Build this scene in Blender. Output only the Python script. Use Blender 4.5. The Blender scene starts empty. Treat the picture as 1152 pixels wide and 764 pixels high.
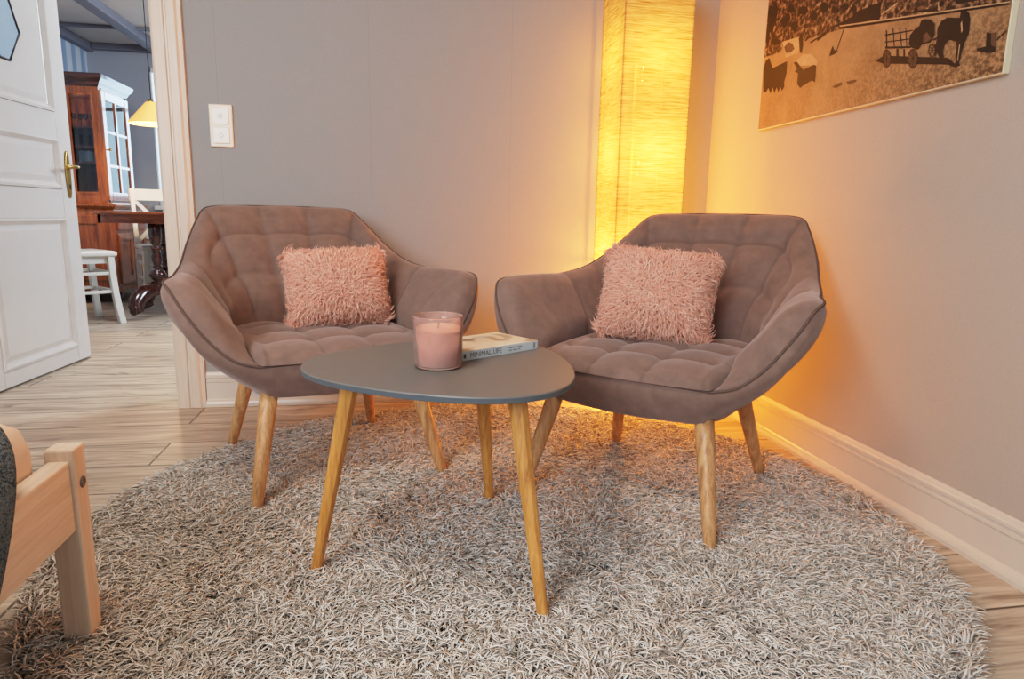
import bpy, bmesh, math, random
import numpy as np
from mathutils import Vector, Matrix
random.seed(7); RNG = np.random.default_rng(11)
S = bpy.context.scene
COL = S.collection
PI = math.pi

# ------------------------------------------------------------------ look
LAMPEM = .22; PAPERT = .115; PAPERD = .095
def _sg(r, g, b):
    f = lambda c: c/12.92 if c <= .04045 else ((c+.055)/1.055)**2.4
    return tuple(f(c/255) for c in (r, g, b))
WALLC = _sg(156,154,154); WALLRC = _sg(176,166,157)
FABC = _sg(130,106,97)
TABC = _sg(110,107,104)
FLOORC = [_sg(116,98,84), _sg(184,164,144), _sg(214,198,178), _sg(234,222,206)]
RUGC = (_sg(82,74,66), [(.0, _sg(146,134,122)), (.25, _sg(204,193,181)), (.65, _sg(230,222,213)), (1.0, _sg(248,244,239))])  # dark root tone puts the shade between pile strands into the colour
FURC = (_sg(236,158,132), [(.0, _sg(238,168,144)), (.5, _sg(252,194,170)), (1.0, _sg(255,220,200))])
NPILE = 125000; NFUR = 9000
BULBW = 62; BULBC = (1,.38,.06); LAMPEC = (1,.60,.24)
KEYW = 92; KEYC = (.86,.93,1.0); CEILW = 22; CEILC = (1,.88,.74)
WORLDC = (.88,.94,1.0); WORLDS = .42
PICY, PICZ, PICW = 2.442, 1.144, 1.054
EXPO = 0.15; GAM = 1.0

# ------------------------------------------------------------------ helpers
def link(o, parent=None):
    COL.objects.link(o)
    if parent is not None: o.parent = parent
    return o
def tag(o, label=None, cat=None, group=None, kind=None):
    if label: o['label'] = label
    if cat: o['category'] = cat
    if group: o['group'] = group
    if kind: o['kind'] = kind
    return o
def thing(name, label, cat, loc=(0, 0, 0), rz=0.0, group=None):
    o = bpy.data.objects.new(name, None); o.empty_display_size = .05
    link(o); o.location = loc; o.rotation_euler = (0, 0, rz)
    return tag(o, label, cat, group)
def mesh_obj(name, verts, faces, mat=None, parent=None, smooth=False, mats=None, fmats=None):
    me = bpy.data.meshes.new(name); me.from_pydata([tuple(map(float, v)) for v in verts], [], [tuple(f) for f in faces]); me.update()
    for m in (mats or [mat]): me.materials.append(m)
    if fmats is not None: me.polygons.foreach_set('material_index', fmats)
    if smooth: me.polygons.foreach_set('use_smooth', [True]*len(me.polygons))
    return link(bpy.data.objects.new(name, me), parent)
class MB:
    """collects shapes for ONE mesh object"""
    def __init__(s): s.v = []; s.f = []; s.s = []
    def add(s, v, f, smooth=False):
        n = len(s.v); s.v += [tuple(p) for p in v]; s.f += [tuple(i+n for i in q) for q in f]; s.s += [smooth]*len(f); return s
    def box(s, x0, x1, y0, y1, z0, z1, M=None):
        v = [(x0,y0,z0),(x1,y0,z0),(x1,y1,z0),(x0,y1,z0),(x0,y0,z1),(x1,y0,z1),(x1,y1,z1),(x0,y1,z1)]
        if M is not None: v = [M @ Vector(p) for p in v]
        return s.add(v, [(3,2,1,0),(4,5,6,7),(0,1,5,4),(1,2,6,5),(2,3,7,6),(3,0,4,7)])
    def loft(s, rings, closed=True, cap=True, smooth=True):
        n = len(rings[0]); v = [p for r in rings for p in r]; f = []
        for i in range(len(rings)-1):
            for j in range(n if closed else n-1):
                k = (j+1) % n
                f.append((i*n+j, i*n+k, (i+1)*n+k, (i+1)*n+j))
        s.add(v, f, smooth)
        if cap:
            b = len(s.v)-len(v)
            s.f.append(tuple(b+j for j in reversed(range(n)))); s.s.append(False)
            s.f.append(tuple(b+(len(rings)-1)*n+j for j in range(n))); s.s.append(False)
        return s
    def lathe(s, prof, c=(0,0,0), n=32, cap=True):
        rings = [[(c[0]+r*math.cos(2*PI*j/n), c[1]+r*math.sin(2*PI*j/n), c[2]+z) for j in range(n)] for r, z in prof]
        return s.loft(rings, cap=cap)
    def tube(s, pts, r, n=10, cap=True, closed=False):
        pts = [Vector([float(q) for q in p]) for p in pts]; rings = []; N = len(pts)
        rr = [float(q) for q in r] if isinstance(r, (list, tuple)) else [r]*N
        
        up = Vector((0,0,1))
        for i, p in enumerate(pts):
            a = pts[(i-1) % N] if (i > 0 or closed) else pts[i]
            b = pts[(i+1) % N] if (i < N-1 or closed) else pts[i]
            d = (b-a).normalized(); x = d.cross(up)
            if x.length < .05: x = d.cross(Vector((0,1,0)))
            x.normalize(); y = x.cross(d)
            rings.append([tuple(p + rr[i]*(math.cos(2*PI*j/n)*x + math.sin(2*PI*j/n)*y)) for j in range(n)])
        if closed: rings.append(rings[0]); return s.loft(rings, cap=False)
        return s.loft(rings, cap=cap)
    def bar(s, a, b, w, h, up=(0,0,1), w2=None, h2=None):
        a, b = Vector(a), Vector(b); d = (b-a).normalized(); x = d.cross(Vector(up)).normalized(); y = x.cross(d)
        w2 = w if w2 is None else w2; h2 = h if h2 is None else h2
        q = lambda p, w, h: [tuple(p+x*sx*w/2+y*sy*h/2) for sx, sy in ((-1,-1),(1,-1),(1,1),(-1,1))]
        return s.loft([q(a, w, h), q(b, w2, h2)], smooth=False)
    def build(s, name, mat, parent=None, bevel=0, seg=2):
        o = mesh_obj(name, s.v, s.f, mat, parent)
        o.data.polygons.foreach_set('use_smooth', s.s)
        bm = bmesh.new(); bm.from_mesh(o.data); bmesh.ops.recalc_face_normals(bm, faces=bm.faces); bm.to_mesh(o.data); bm.free()
        if bevel:
            m = o.modifiers.new('bevel', 'BEVEL'); m.width = bevel; m.segments = seg; m.limit_method = 'ANGLE'; m.angle_limit = .7
        return o
def copy_tree(o, parent=None):
    c = o.copy(); link(c, parent)
    for ch in list(o.children): copy_tree(ch, c)
    return c
def catmull(P, n):
    P = np.array(P, float); d = np.r_[0, np.cumsum(np.linalg.norm(np.diff(P, axis=0), axis=1))]
    t = np.linspace(0, d[-1], n); out = []
    m = np.zeros_like(P)
    for i in range(len(P)):
        a, b = max(i-1, 0), min(i+1, len(P)-1); m[i] = (P[b]-P[a])/(d[b]-d[a])
    for x in t:
        i = min(np.searchsorted(d, x, side='right')-1, len(P)-2); h = d[i+1]-d[i]; u = (x-d[i])/h
        out.append((2*u**3-3*u**2+1)*P[i]+(u**3-2*u**2+u)*h*m[i]+(-2*u**3+3*u**2)*P[i+1]+(u**3-u**2)*h*m[i+1])
    return np.array(out)

# ------------------------------------------------------------------ materials
class NT:
    def __init__(s, name):
        s.m = bpy.data.materials.new(name); s.m.use_nodes = True; s.t = s.m.node_tree
        s.b = s.t.nodes['Principled BSDF']; s.out = s.t.nodes['Material Output']
    def n(s, typ, **kw):
        o = s.t.nodes.new(typ)
        for k, v in kw.items():
            if k.startswith('in_'): o.inputs[k[3:].replace('_', ' ')].default_value = v
            else: setattr(o, k, v)
        return o
    def l(s, a, b): s.t.links.new(a, b)
    def coord(s, scale=(1,1,1), rot=(0,0,0), kind='Object'):
        c = s.n('ShaderNodeTexCoord'); m = s.n('ShaderNodeMapping'); m.inputs['Scale'].default_value = scale; m.inputs['Rotation'].default_value = rot
        s.l(c.outputs[kind], m.inputs['Vector']); return m.outputs['Vector']
    def world(s, scale=(1,1,1)):
        g = s.n('ShaderNodeNewGeometry'); m = s.n('ShaderNodeMapping'); m.inputs['Scale'].default_value = scale
        s.l(g.outputs['Position'], m.inputs['Vector']); return m.outputs['Vector']
    def noise(s, vec, scale, detail=4, rough=.55, dist=0):
        o = s.n('ShaderNodeTexNoise'); o.inputs['Scale'].default_value = scale; o.inputs['Detail'].default_value = detail
        o.inputs['Roughness'].default_value = rough; o.inputs['Distortion'].default_value = dist; s.l(vec, o.inputs['Vector']); return o.outputs['Fac']
    def ramp(s, fac, stops):
        o = s.n('ShaderNodeValToRGB'); e = o.color_ramp.elements
        while len(e) < len(stops): e.new(.5)
        for i, (p, c) in enumerate(stops): e[i].position = p; e[i].color = (*c, 1)
        s.l(fac, o.inputs['Fac']); return o.outputs['Color']
    def mix(s, fac, a, b, blend='MIX'):
        o = s.n('ShaderNodeMix', data_type='RGBA', blend_type=blend)
        for sock, v in ((o.inputs['Factor'], fac), (o.inputs['A'], a), (o.inputs['B'], b)):
            if isinstance(v, bpy.types.NodeSocket): s.l(v, sock)
            elif isinstance(v, (int, float)): sock.default_value = v
            else: sock.default_value = (*v, 1)
        # RGBA sockets share names with float ones: pick by type
        return o.outputs['Result'] if o.outputs['Result'].type == 'RGBA' else o.outputs[2]
    def math(s, op, a, b=None):
        o = s.n('ShaderNodeMath', operation=op)
        for i, v in enumerate((a, b)):
            if v is None: continue
            if isinstance(v, bpy.types.NodeSocket): s.l(v, o.inputs[i])
            else: o.inputs[i].default_value = v
        return o.outputs[0]
    def bump(s, h, strength=.3, dist=.01):
        o = s.n('ShaderNodeBump'); o.inputs['Strength'].default_value = strength; o.inputs['Distance'].default_value = dist
        s.l(h, o.inputs['Height']); s.l(o.outputs['Normal'], s.b.inputs['Normal'])
    def col(s, c):
        if isinstance(c, bpy.types.NodeSocket): s.l(c, s.b.inputs['Base Color'])
        else: s.b.inputs['Base Color'].default_value = (*c, 1)
    def p(s, **kw):
        for k, v in kw.items():
            s.b.inputs[k.replace('_', ' ')].default_value = v
        return s
def mixc(t, fac, a, b, blend='MIX'):
    o = t.n('ShaderNodeMix', data_type='RGBA', blend_type=blend)
    F, A, B = o.inputs[0], o.inputs[6], o.inputs[7]
    for sock, v in ((F, fac), (A, a), (B, b)):
        if isinstance(v, bpy.types.NodeSocket): t.l(v, sock)
        elif isinstance(v, (int, float)): sock.default_value = v
        else: sock.default_value = (*v, 1)
    return o.outputs[2]
def sg(r, g, b):   # 8-bit sRGB -> linear
    f = lambda c: c/12.92 if c <= .04045 else ((c+.055)/1.055)**2.4
    return tuple(f(c/255) for c in (r, g, b))
def plain(name, c, rough=.5, var=.06, scale=30, bump=0, **kw):
    t = NT(name); v = t.coord(); f = t.noise(v, scale, 3)
    t.col(t.ramp(f, [(.25, tuple(x*(1-var) for x in c)), (.75, tuple(min(1, x*(1+var)) for x in c))]))
    t.p(Roughness=rough, **kw)
    if bump: t.bump(f, bump, .004)
    return t.m
def wood(name, dark, mid, light, scale=(14, 14, 1.2), rough=.45, axis='Z', ring=5.0, coat=0.0):
    t = NT(name)
    sc = {'Z': scale, 'X': (scale[2], scale[0], scale[1]), 'Y': (scale[0], scale[2], scale[1])}[axis]
    v = t.coord(sc)
    f = t.noise(v, ring, 6, .6, .6); g = t.noise(v, ring*6, 3, .6)
    h = t.math('ADD', t.math('MULTIPLY', f, .75), t.math('MULTIPLY', g, .25))
    t.col(t.ramp(h, [(.32, dark), (.5, mid), (.68, light)])); t.p(Roughness=rough, Coat_Weight=coat)
    t.bump(h, .08, .003)
    return t.m
M = {}
def mat_wall(name, c, seams=True):
    t = NT(name); v = t.world()
    f = t.noise(t.world((420, 420, 160)), 1.0, 2); g = t.noise(t.world((160, 160, 420)), 1.0, 2); b = t.noise(v, 1.3, 2)
    h = t.math('ADD', f, g)
    cc = t.ramp(t.math('MULTIPLY', h, .5), [(.3, tuple(x*.94 for x in c)), (.7, tuple(x*1.05 for x in c))])
    cc = mixc(t, t.math('MULTIPLY', b, .12), cc, tuple(x*.82 for x in c))
    if seams:
        s = t.n('ShaderNodeSeparateXYZ'); g2 = t.n('ShaderNodeNewGeometry'); t.l(g2.outputs['Position'], s.inputs[0])
        fr = t.math('FRACT', t.math('DIVIDE', t.math('ADD', s.outputs[0], 3.0-.02), .578))
        ln = t.math('LESS_THAN', fr, .004)
        cc = mixc(t, t.math('MULTIPLY', ln, .22), cc, tuple(x*.5 for x in c))
    t.col(cc); t.p(Roughness=.85); t.bump(h, .12, .002)
    return t.m
M['wall'] = mat_wall('grey_wallpaper', WALLC)
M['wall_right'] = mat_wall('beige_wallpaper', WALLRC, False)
M['wall_far'] = plain('grey_plaster', sg(166,168,176), .9, .03, 5)
def mat_stripe():
    t = NT('blue_striped_wallpaper'); s = t.n('ShaderNodeSeparateXYZ'); g = t.n('ShaderNodeNewGeometry'); t.l(g.outputs['Position'], s.inputs[0])
    fr = t.math('FRACT', t.math('DIVIDE', s.outputs[1], .19))
    t.col(t.ramp(fr, [(.0, sg(142,160,188)), (.42, sg(148,168,196)), (.5, sg(198,206,214)), (.95, sg(192,202,212))])); t.p(Roughness=.8); return t.m
M['stripe'] = mat_stripe()
M['ceiling'] = plain('ceiling_paint', sg(205,200,194), .9, .02, 4)
M['beam'] = plain('grey_blue_beam_paint', sg(124,124,136), .6, .06, 8)
M['trim'] = plain('cream_lacquer', sg(206,196,184), .35, .02, 12)
M['trim_wood'] = wood('cream_glazed_wood', sg(204,186,170), sg(210,193,178), sg(216,200,186), (30,30,.8), .4, 'Z', 4)
M['door'] = plain('ivory_lacquer', sg(222,212,205), .22, .02, 10, Coat_Weight=.4)
M['brass'] = plain('brass', sg(196,160,96), .3, .05, 40, Metallic=1.0)
M['iron'] = plain('dark_lead', sg(60,56,56), .5, .1, 60, Metallic=.6)
def mat_floor():
    t = NT('laminate_planks'); g = t.n('ShaderNodeNewGeometry'); br = t.n('ShaderNodeTexBrick')
    mp = t.n('ShaderNodeMapping'); mp.inputs['Location'].default_value = (.27, .0, 0); t.l(g.outputs['Position'], mp.inputs['Vector']); t.l(mp.outputs['Vector'], br.inputs['Vector'])
    br.inputs['Scale'].default_value = 1; br.inputs['Brick Width'].default_value = 1.38; br.inputs['Row Height'].default_value = .218
    br.inputs['Mortar Size'].default_value = .0036; br.inputs['Mortar Smooth'].default_value = .2; br.offset = .37
    br.inputs['Color1'].default_value = (0,0,0,1); br.inputs['Color2'].default_value = (1,1,1,1); br.inputs['Mortar'].default_value = (.5,.5,.5,1)
    off = t.n('ShaderNodeVectorMath', operation='MULTIPLY_ADD'); t.l(br.outputs['Color'], off.inputs[0]); off.inputs[1].default_value = (7.3, 5.1, 0); t.l(g.outputs['Position'], off.inputs[2])
    def st(sc):
        m = t.n('ShaderNodeMapping'); m.inputs['Scale'].default_value = sc; t.l(off.outputs[0], m.inputs['Vector']); return m.outputs['Vector']
    a = t.noise(st((1.0, 11, 1)), 1.6, 6, .62, 1.2); b = t.noise(st((2.2, 60, 1)), 1.5, 4, .6, .4); k = t.noise(st((1.4, 5, 1)), 2.1, 3, .6, 1.5)
    h = t.math('ADD', t.math('MULTIPLY', a, .65), t.math('MULTIPLY', b, .35))
    c = t.ramp(h, [(.3, FLOORC[0]), (.48, FLOORC[1]), (.62, FLOORC[2]), (.78, FLOORC[3])])
    c = mixc(t, t.ramp(k, [(.57, (0,0,0)), (.70, (.7,.7,.7))]), c, sg(118,92,74))
    c = mixc(t, t.math('MULTIPLY', br.outputs['Color'], .16), c, sg(190,172,152))
    c = mixc(t, t.math('MULTIPLY', br.outputs['Fac'], .85), c, sg(70,56,46))
    t.col(c); t.p(Roughness=.42, Specular_IOR_Level=.35); t.bump(t.math('SUBTRACT', t.math('MULTIPLY', h, .2), br.outputs['Fac']), .18, .003)
    return t.m
M['floor'] = mat_floor()
def mat_fabric(name, c):
    t = NT(name); v = t.coord()
    f = t.noise(v, 420, 2, .6); g = t.noise(v, 26, 4, .6); 
    cc = t.ramp(g, [(.3, tuple(x*.84 for x in c)), (.7, tuple(x*1.14 for x in c))])
    cc = mixc(t, t.math('MULTIPLY', f, .28), cc, tuple(x*.6 for x in c))
    at = t.n('ShaderNodeAttribute', attribute_name='seam')
    cc = mixc(t, t.math('MULTIPLY', at.outputs['Fac'], .5), cc, tuple(x*.5 for x in c))
    t.col(cc); t.p(Roughness=.95, Sheen_Weight=.35, Sheen_Roughness=.5); t.b.inputs['Sheen Tint'].default_value = (1,.85,.8,1); t.p(Specular_IOR_Level=.15)
    t.bump(t.math('ADD', f, g), .18, .002); return t.m
M['fabric'] = mat_fabric('mauve_upholstery', FABC)
M['piping'] = plain('dark_mauve_piping', tuple(x*.5 for x in FABC), .9, .1, 200)
M['oak'] = wood('oak_leg', sg(150,104,66), sg(194,146,100), sg(216,172,126), (22,22,1.1), .4, 'Z', 3.5)
M['bamboo'] = wood('bamboo_leg', sg(160,102,48), sg(198,138,72), sg(214,160,94), (30,30,.9), .4, 'Z', 3.5)
M['pine'] = wood('pale_bed_wood', sg(204,180,160), sg(218,198,180), sg(228,212,196), (26,26,1.0), .42, 'Y', 3)
M['pine_v'] = wood('pale_bed_post_wood', sg(204,180,160), sg(218,198,180), sg(228,212,196), (26,26,1.0), .42, 'Z', 3)
M['table'] = plain('grey_table_lacquer', TABC, .42, .04, 60)
M['table_edge'] = plain('blue_grey_table_edge', sg(86,94,100), .45, .04, 60)
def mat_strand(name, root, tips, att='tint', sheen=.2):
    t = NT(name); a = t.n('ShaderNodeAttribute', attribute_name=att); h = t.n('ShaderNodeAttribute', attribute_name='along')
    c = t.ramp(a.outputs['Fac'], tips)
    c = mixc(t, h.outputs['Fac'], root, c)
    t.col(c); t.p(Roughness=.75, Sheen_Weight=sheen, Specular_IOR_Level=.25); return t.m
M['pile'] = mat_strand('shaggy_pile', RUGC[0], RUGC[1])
M['rug_base'] = plain('rug_backing', tuple(x*.5 for x in RUGC[0]), .95, .2, 150)
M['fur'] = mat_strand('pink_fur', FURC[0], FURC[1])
M['cushion'] = plain('pink_cushion_cloth', FURC[0], .95, .1, 80)
def mat_paper():
    t = NT('lamp_paper'); v = t.world((5.0, 5.0, 120)); f = t.noise(v, 1.6, 3, .6, 1.3); g = t.noise(t.world((10,10,300)), 1.3, 2, .5, .8)
    h = t.math('ADD', t.math('MULTIPLY', f, .5), t.math('MULTIPLY', g, .5))
    c = t.ramp(h, [(.34, (.34,.23,.10)), (.45, (.62,.50,.29)), (.6, (.90,.80,.58))])
    tr = t.n('ShaderNodeBsdfTranslucent'); di = t.n('ShaderNodeBsdfDiffuse'); em = t.n('ShaderNodeEmission')
    t.l(mixc(t, 1.0, c, (PAPERD, PAPERD, PAPERD), 'MULTIPLY'), tr.inputs['Color']); t.l(mixc(t, 1.0, c, (.8,.75,.6), 'MULTIPLY'), di.inputs['Color']); t.l(mixc(t, 1.0, c, LAMPEC, 'MULTIPLY'), em.inputs['Color']); em.inputs['Strength'].default_value = LAMPEM
    mx = t.n('ShaderNodeMixShader'); mx.inputs[0].default_value = .3; t.l(tr.outputs[0], mx.inputs[1]); t.l(di.outputs[0], mx.inputs[2])
    ad = t.n('ShaderNodeAddShader'); t.l(mx.outputs[0], ad.inputs[0]); t.l(em.outputs[0], ad.inputs[1])
    th = t.n('ShaderNodeBsdfTransparent'); t.l(mixc(t, .5, c, (.9,.85,.7)), th.inputs['Color'])      # thin rice paper lets part of the light straight through
    m2 = t.n('ShaderNodeMixShader'); m2.inputs[0].default_value = PAPERT; t.l(ad.outputs[0], m2.inputs[1]); t.l(th.outputs[0], m2.inputs[2]); t.l(m2.outputs[0], t.out.inputs['Surface'])
    b = t.n('ShaderNodeBump'); b.inputs['Strength'].default_value = .5; b.inputs['Distance'].default_value = .006; t.l(h, b.inputs['Height']); t.l(b.outputs[0], di.inputs['Normal']); t.l(b.outputs[0], tr.inputs['Normal'])
    return t.m
M['paper'] = mat_paper()
def mat_lampframe():
    t = NT('pale_lamp_frame'); f = t.noise(t.coord(), 40, 2); c = t.ramp(f, [(.3, sg(226,190,120)), (.7, sg(240,208,140))])
    tr = t.n('ShaderNodeBsdfTranslucent'); di = t.n('ShaderNodeBsdfDiffuse'); t.l(c, tr.inputs['Color']); t.l(c, di.inputs['Color'])
    mx = t.n('ShaderNodeMixShader'); mx.inputs[0].default_value = .45; t.l(tr.outputs[0], mx.inputs[1]); t.l(di.outputs[0], mx.inputs[2]); t.l(mx.outputs[0], t.out.inputs['Surface']); return t.m
M['lampframe'] = mat_lampframe()
M['lampwood'] = plain('lamp_frame_wood', sg(226,190,120), .5, .1, 40)
M['black'] = plain('black_plastic', (.012,.012,.012), .4, .1, 40)
M['bulb'] = NT('warm_bulb_glass').p(Emission_Strength=2.0).m; M['bulb'].node_tree.nodes['Principled BSDF'].inputs['Emission Color'].default_value = (1,.7,.3,1)
def mat_jar():
    t = NT('pink_glass'); f = t.noise(t.coord(), 60, 3)
    t.col(t.ramp(f, [(.3, (.91,.64,.58)), (.7, (.95,.73,.67))])); t.p(Roughness=.06, Transmission_Weight=.82, IOR=1.3, Specular_IOR_Level=.6); return t.m
M['jar'] = mat_jar()
def mat_wax():
    t = NT('pink_wax'); v = t.coord(); f = t.noise(v, 60, 4, .7); s = t.n('ShaderNodeSeparateXYZ'); t.l(v, s.inputs[0])
    c = t.ramp(t.math('MULTIPLY', s.outputs[2], 11), [(.05, sg(214,176,172)), (.5, sg(236,192,176)), (.95, sg(252,204,172))])
    t.col(mixc(t, t.math('MULTIPLY', f, .3), c, sg(240,200,185))); t.p(Roughness=.6); return t.m
M['wax'] = mat_wax()
M['white_paper'] = plain('page_paper', sg(226,220,208), .8, .06, 200)
M['book_blue'] = plain('pale_blue_spine', sg(196,204,206), .5, .04, 30)
M['ink'] = plain('grey_ink', sg(84,88,92), .6, .05, 30)
M['ink_pale'] = plain('pale_grey_ink', sg(140,142,142), .6, .05, 30)
def mat_cover():
    t = NT('book_cover_print'); v = t.coord((9, 9, 1)); f = t.noise(v, 1.1, 3, .5, .8)
    t.col(t.ramp(f, [(.36, sg(176,146,112)), (.46, sg(226,210,184)), (.62, sg(236,226,206)), (.7, sg(206,184,150))])); t.p(Roughness=.35); return t.m
M['cover'] = mat_cover()
M['switch'] = plain('white_switch_plastic', sg(232,226,218), .35, .02, 30)
M['switch_frame'] = plain('cream_switch_frame', sg(226,208,188), .35, .02, 30)
def mat_ground():
    t = NT('sepia_ground'); v = t.coord(); a = t.noise(v, 9, 4, .6, .5); b = t.noise(v, 95, 3, .7); s = t.n('ShaderNodeSeparateXYZ'); t.l(v, s.inputs[0])
    # local x runs along the picture from its far end (0) to its near end (1.03), z up
    far = t.n('ShaderNodeMapRange'); t.l(s.outputs[2], far.inputs[0]); far.inputs[1].default_value = .28; far.inputs[2].default_value = .0
    rt = t.n('ShaderNodeMapRange'); t.l(s.outputs[0], rt.inputs[0]); rt.inputs[1].default_value = .45; rt.inputs[2].default_value = 1.0
    k = t.math('MULTIPLY', far.outputs[0], t.math('ADD', t.math('MULTIPLY', rt.outputs[0], .8), .25))
    base = t.ramp(a, [(.3, sg(138,106,76)), (.7, sg(168,134,100))])
    spk = t.ramp(b, [(.44, sg(54,38,28)), (.58, sg(160,124,92))])
    t.col(mixc(t, t.math('MULTIPLY', k, .8), base, spk)); t.p(Roughness=.55); return t.m
M['ground'] = mat_ground()
def mat_crowd():
    t = NT('sepia_crowd'); v = t.coord(); w = t.n('ShaderNodeTexVoronoi'); w.inputs['Scale'].default_value = 70; t.l(v, w.inputs['Vector']); b = t.noise(v, 60, 5, .75, .6)
    f = t.math('ADD', t.math('MULTIPLY', b, .8), t.math('MULTIPLY', w.outputs['Distance'], .3))
    t.col(t.ramp(f, [(.46, sg(28,20,15)), (.55, sg(64,46,34)), (.64, sg(128,98,72)), (.76, sg(184,152,118))])); t.p(Roughness=.55); return t.m
M['crowd'] = mat_crowd()
M['pic_dark'] = plain('sepia_black', sg(26,19,16), .55, .25, 60)
M['pic_mid'] = plain('sepia_brown', sg(86,64,48), .55, .25, 80)
M['pic_light'] = plain('sepia_cream', sg(176,146,112), .55, .15, 60)
M['canvas'] = plain('cream_canvas_edge', sg(214,204,178), .7, .04, 90)
def mat_knit():
    t = NT('teal_knit'); v = t.coord(); w = t.n('ShaderNodeTexVoronoi'); w.inputs['Scale'].default_value = 260; t.l(v, w.inputs['Vector']); f = t.noise(v, 160, 3)
    h = t.math('ADD', w.outputs['Distance'], f)
    t.col(t.ramp(h, [(.45, sg(24,34,44)), (.8, sg(50,66,78)), (1.1, sg(96,110,118))])); t.p(Roughness=.95); t.bump(h, .8, .004); return t.m
M['knit'] = mat_knit()
M['mattress'] = plain('beige_sheet', sg(216,198,182), .9, .05, 14, .1)
M['cherry'] = wood('cherry_wood', sg(92,44,20), sg(150,80,38), sg(184,108,56), (12,12,1.2), .3, 'Z', 3, .6)
M['cherry_gloss'] = wood('glossy_cherry_front', sg(92,44,20), sg(150,80,38), sg(184,108,56), (12,12,1.2), .3, 'Z', 3, 1.0)
M['cherry_gloss'].node_tree.nodes['Principled BSDF'].inputs['Coat IOR'].default_value = 2.0; M['cherry_gloss'].node_tree.nodes['Principled BSDF'].inputs['Coat Roughness'].default_value = .12
M['cherry_dark'] = wood('dark_cornice_wood', sg(40,20,14), sg(74,36,20), sg(100,54,30), (12,12,1.2), .2, 'X', 3, .6)
M['mahogany'] = wood('dark_table_wood', sg(84,42,28), sg(138,76,50), sg(170,104,72), (12,12,1.2), .22, 'X', 3, .7)
M['turned'] = wood('turned_leg_wood', sg(34,16,14), sg(66,30,24), sg(96,48,36), (12,12,1.2), .2, 'Z', 3, .7)
M['white_chair'] = plain('white_chair_paint', sg(216,212,204), .4, .03, 12)
def mat_glass(name, c=(1,1,1), rough=.02):
    t = NT(name); t.col(c); t.p(Roughness=rough, Transmission_Weight=1.0, IOR=1.45)
    return t.m
def mat_pane(name, c, mixf):
    t = NT(name); f = t.noise(t.coord(), 3, 1)
    tr = t.n('ShaderNodeBsdfTransparent'); gl = t.n('ShaderNodeBsdfGlossy'); gl.inputs['Roughness'].default_value = .03
    t.l(t.ramp(f, [(.3, c), (.7, tuple(x*.96 for x in c))]), tr.inputs['Color'])
    fr = t.n('ShaderNodeFresnel'); fr.inputs['IOR'].default_value = 1.5; mx = t.n('ShaderNodeMixShader')
    t.l(t.math('MAXIMUM', fr.outputs[0], mixf), mx.inputs[0]); t.l(tr.outputs[0], mx.inputs[1]); t.l(gl.outputs[0], mx.inputs[2]); t.l(mx.outputs[0], t.out.inputs['Surface']); return t.m
M['pane'] = mat_pane('window_glass', (.95,.98,1), .06)
M['clear_bulb'] = mat_pane('clear_bulb_glass', (1,.97,.92), .015)
M['cabinet_pane'] = mat_pane('cabinet_glass', (.75,.78,.8), .05)
M['door_pane'] = plain('frosted_blue_grey_glass', sg(176,192,206), .12, .05, 8)
M['glassware'] = mat_pane('glassware', (.8,.85,.88), .18)
M['shade'] = NT('pendant_shade_fabric').p(Emission_Strength=.75).m
_b = M['shade'].node_tree.nodes['Principled BSDF']; _b.inputs['Base Color'].default_value = (.85,.50,.16,1); _b.inputs['Emission Color'].default_value = (1,.42,.08,1)
M['greybox'] = plain('grey_cupboard_paint', sg(160,154,150), .5, .04, 10)
M['whitetop'] = plain('white_top_paint', sg(226,226,226), .4, .02, 10)
M['porcelain'] = plain('striped_box_card', sg(176,190,200), .5, .15, 90)
M['steel'] = plain('steel', sg(120,120,124), .35, .05, 60, Metallic=1.0)

# ------------------------------------------------------------------ camera
cam = bpy.data.objects.new('camera', bpy.data.cameras.new('camera')); link(cam)
cam.data.sensor_width = 36; cam.data.lens = 748.32/1152*36; cam.data.clip_start = .02
def cam_matrix(pitch, yaw, roll):
    fwd = Vector((math.sin(yaw), math.cos(yaw), 0)); right = Vector((math.cos(yaw), -math.sin(yaw), 0)); up = Vector((0,0,1))
    f2 = fwd*math.cos(pitch)-up*math.sin(pitch); u2 = up*math.cos(pitch)+fwd*math.sin(pitch)
    r3 = right*math.cos(roll)+u2*math.sin(roll); u3 = u2*math.cos(roll)-right*math.sin(roll)
    m = Matrix((r3, u3, -f2)).transposed().to_4x4(); m.translation = (0, 0, .8); return m
cam.matrix_world = cam_matrix(.1815, .1765, .0189)
S.camera = cam

# ------------------------------------------------------------------ room shell
YB, XR, XL, ZC = 2.87, 1.392, -2.6, 2.4
DX0, DX1, DZ = -1.735, -.888, 2.10          # doorway
def struct(name, o, label=None): return tag(o, label, None, None, 'structure')
b = MB().box(-3.2, 2.0, -2.2, 7.9, -.05, 0); struct('floor', b.build('floor', M['floor']))
b = MB(); b.box(XL-.12, DX0, YB, YB+.2, 0, ZC); b.box(DX1, XR+.12, YB, YB+.2, 0, ZC); b.box(DX0, DX1, YB, YB+.2, DZ, ZC)
struct('w', b.build('wall_back', M['wall']))
struct('w', MB().box(XR, XR+.12, -2.2, YB, 0, ZC).build('wall_right', M['wall_right']))
struct('w', MB().box(XL-.12, XL, -2.2, YB, 0, ZC).build('wall_left', M['wall']))
struct('w', MB().box(XL-.12, XR+.12, -2.2, YB+.2, ZC, ZC+.1).build('ceiling', M['ceiling']))
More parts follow.
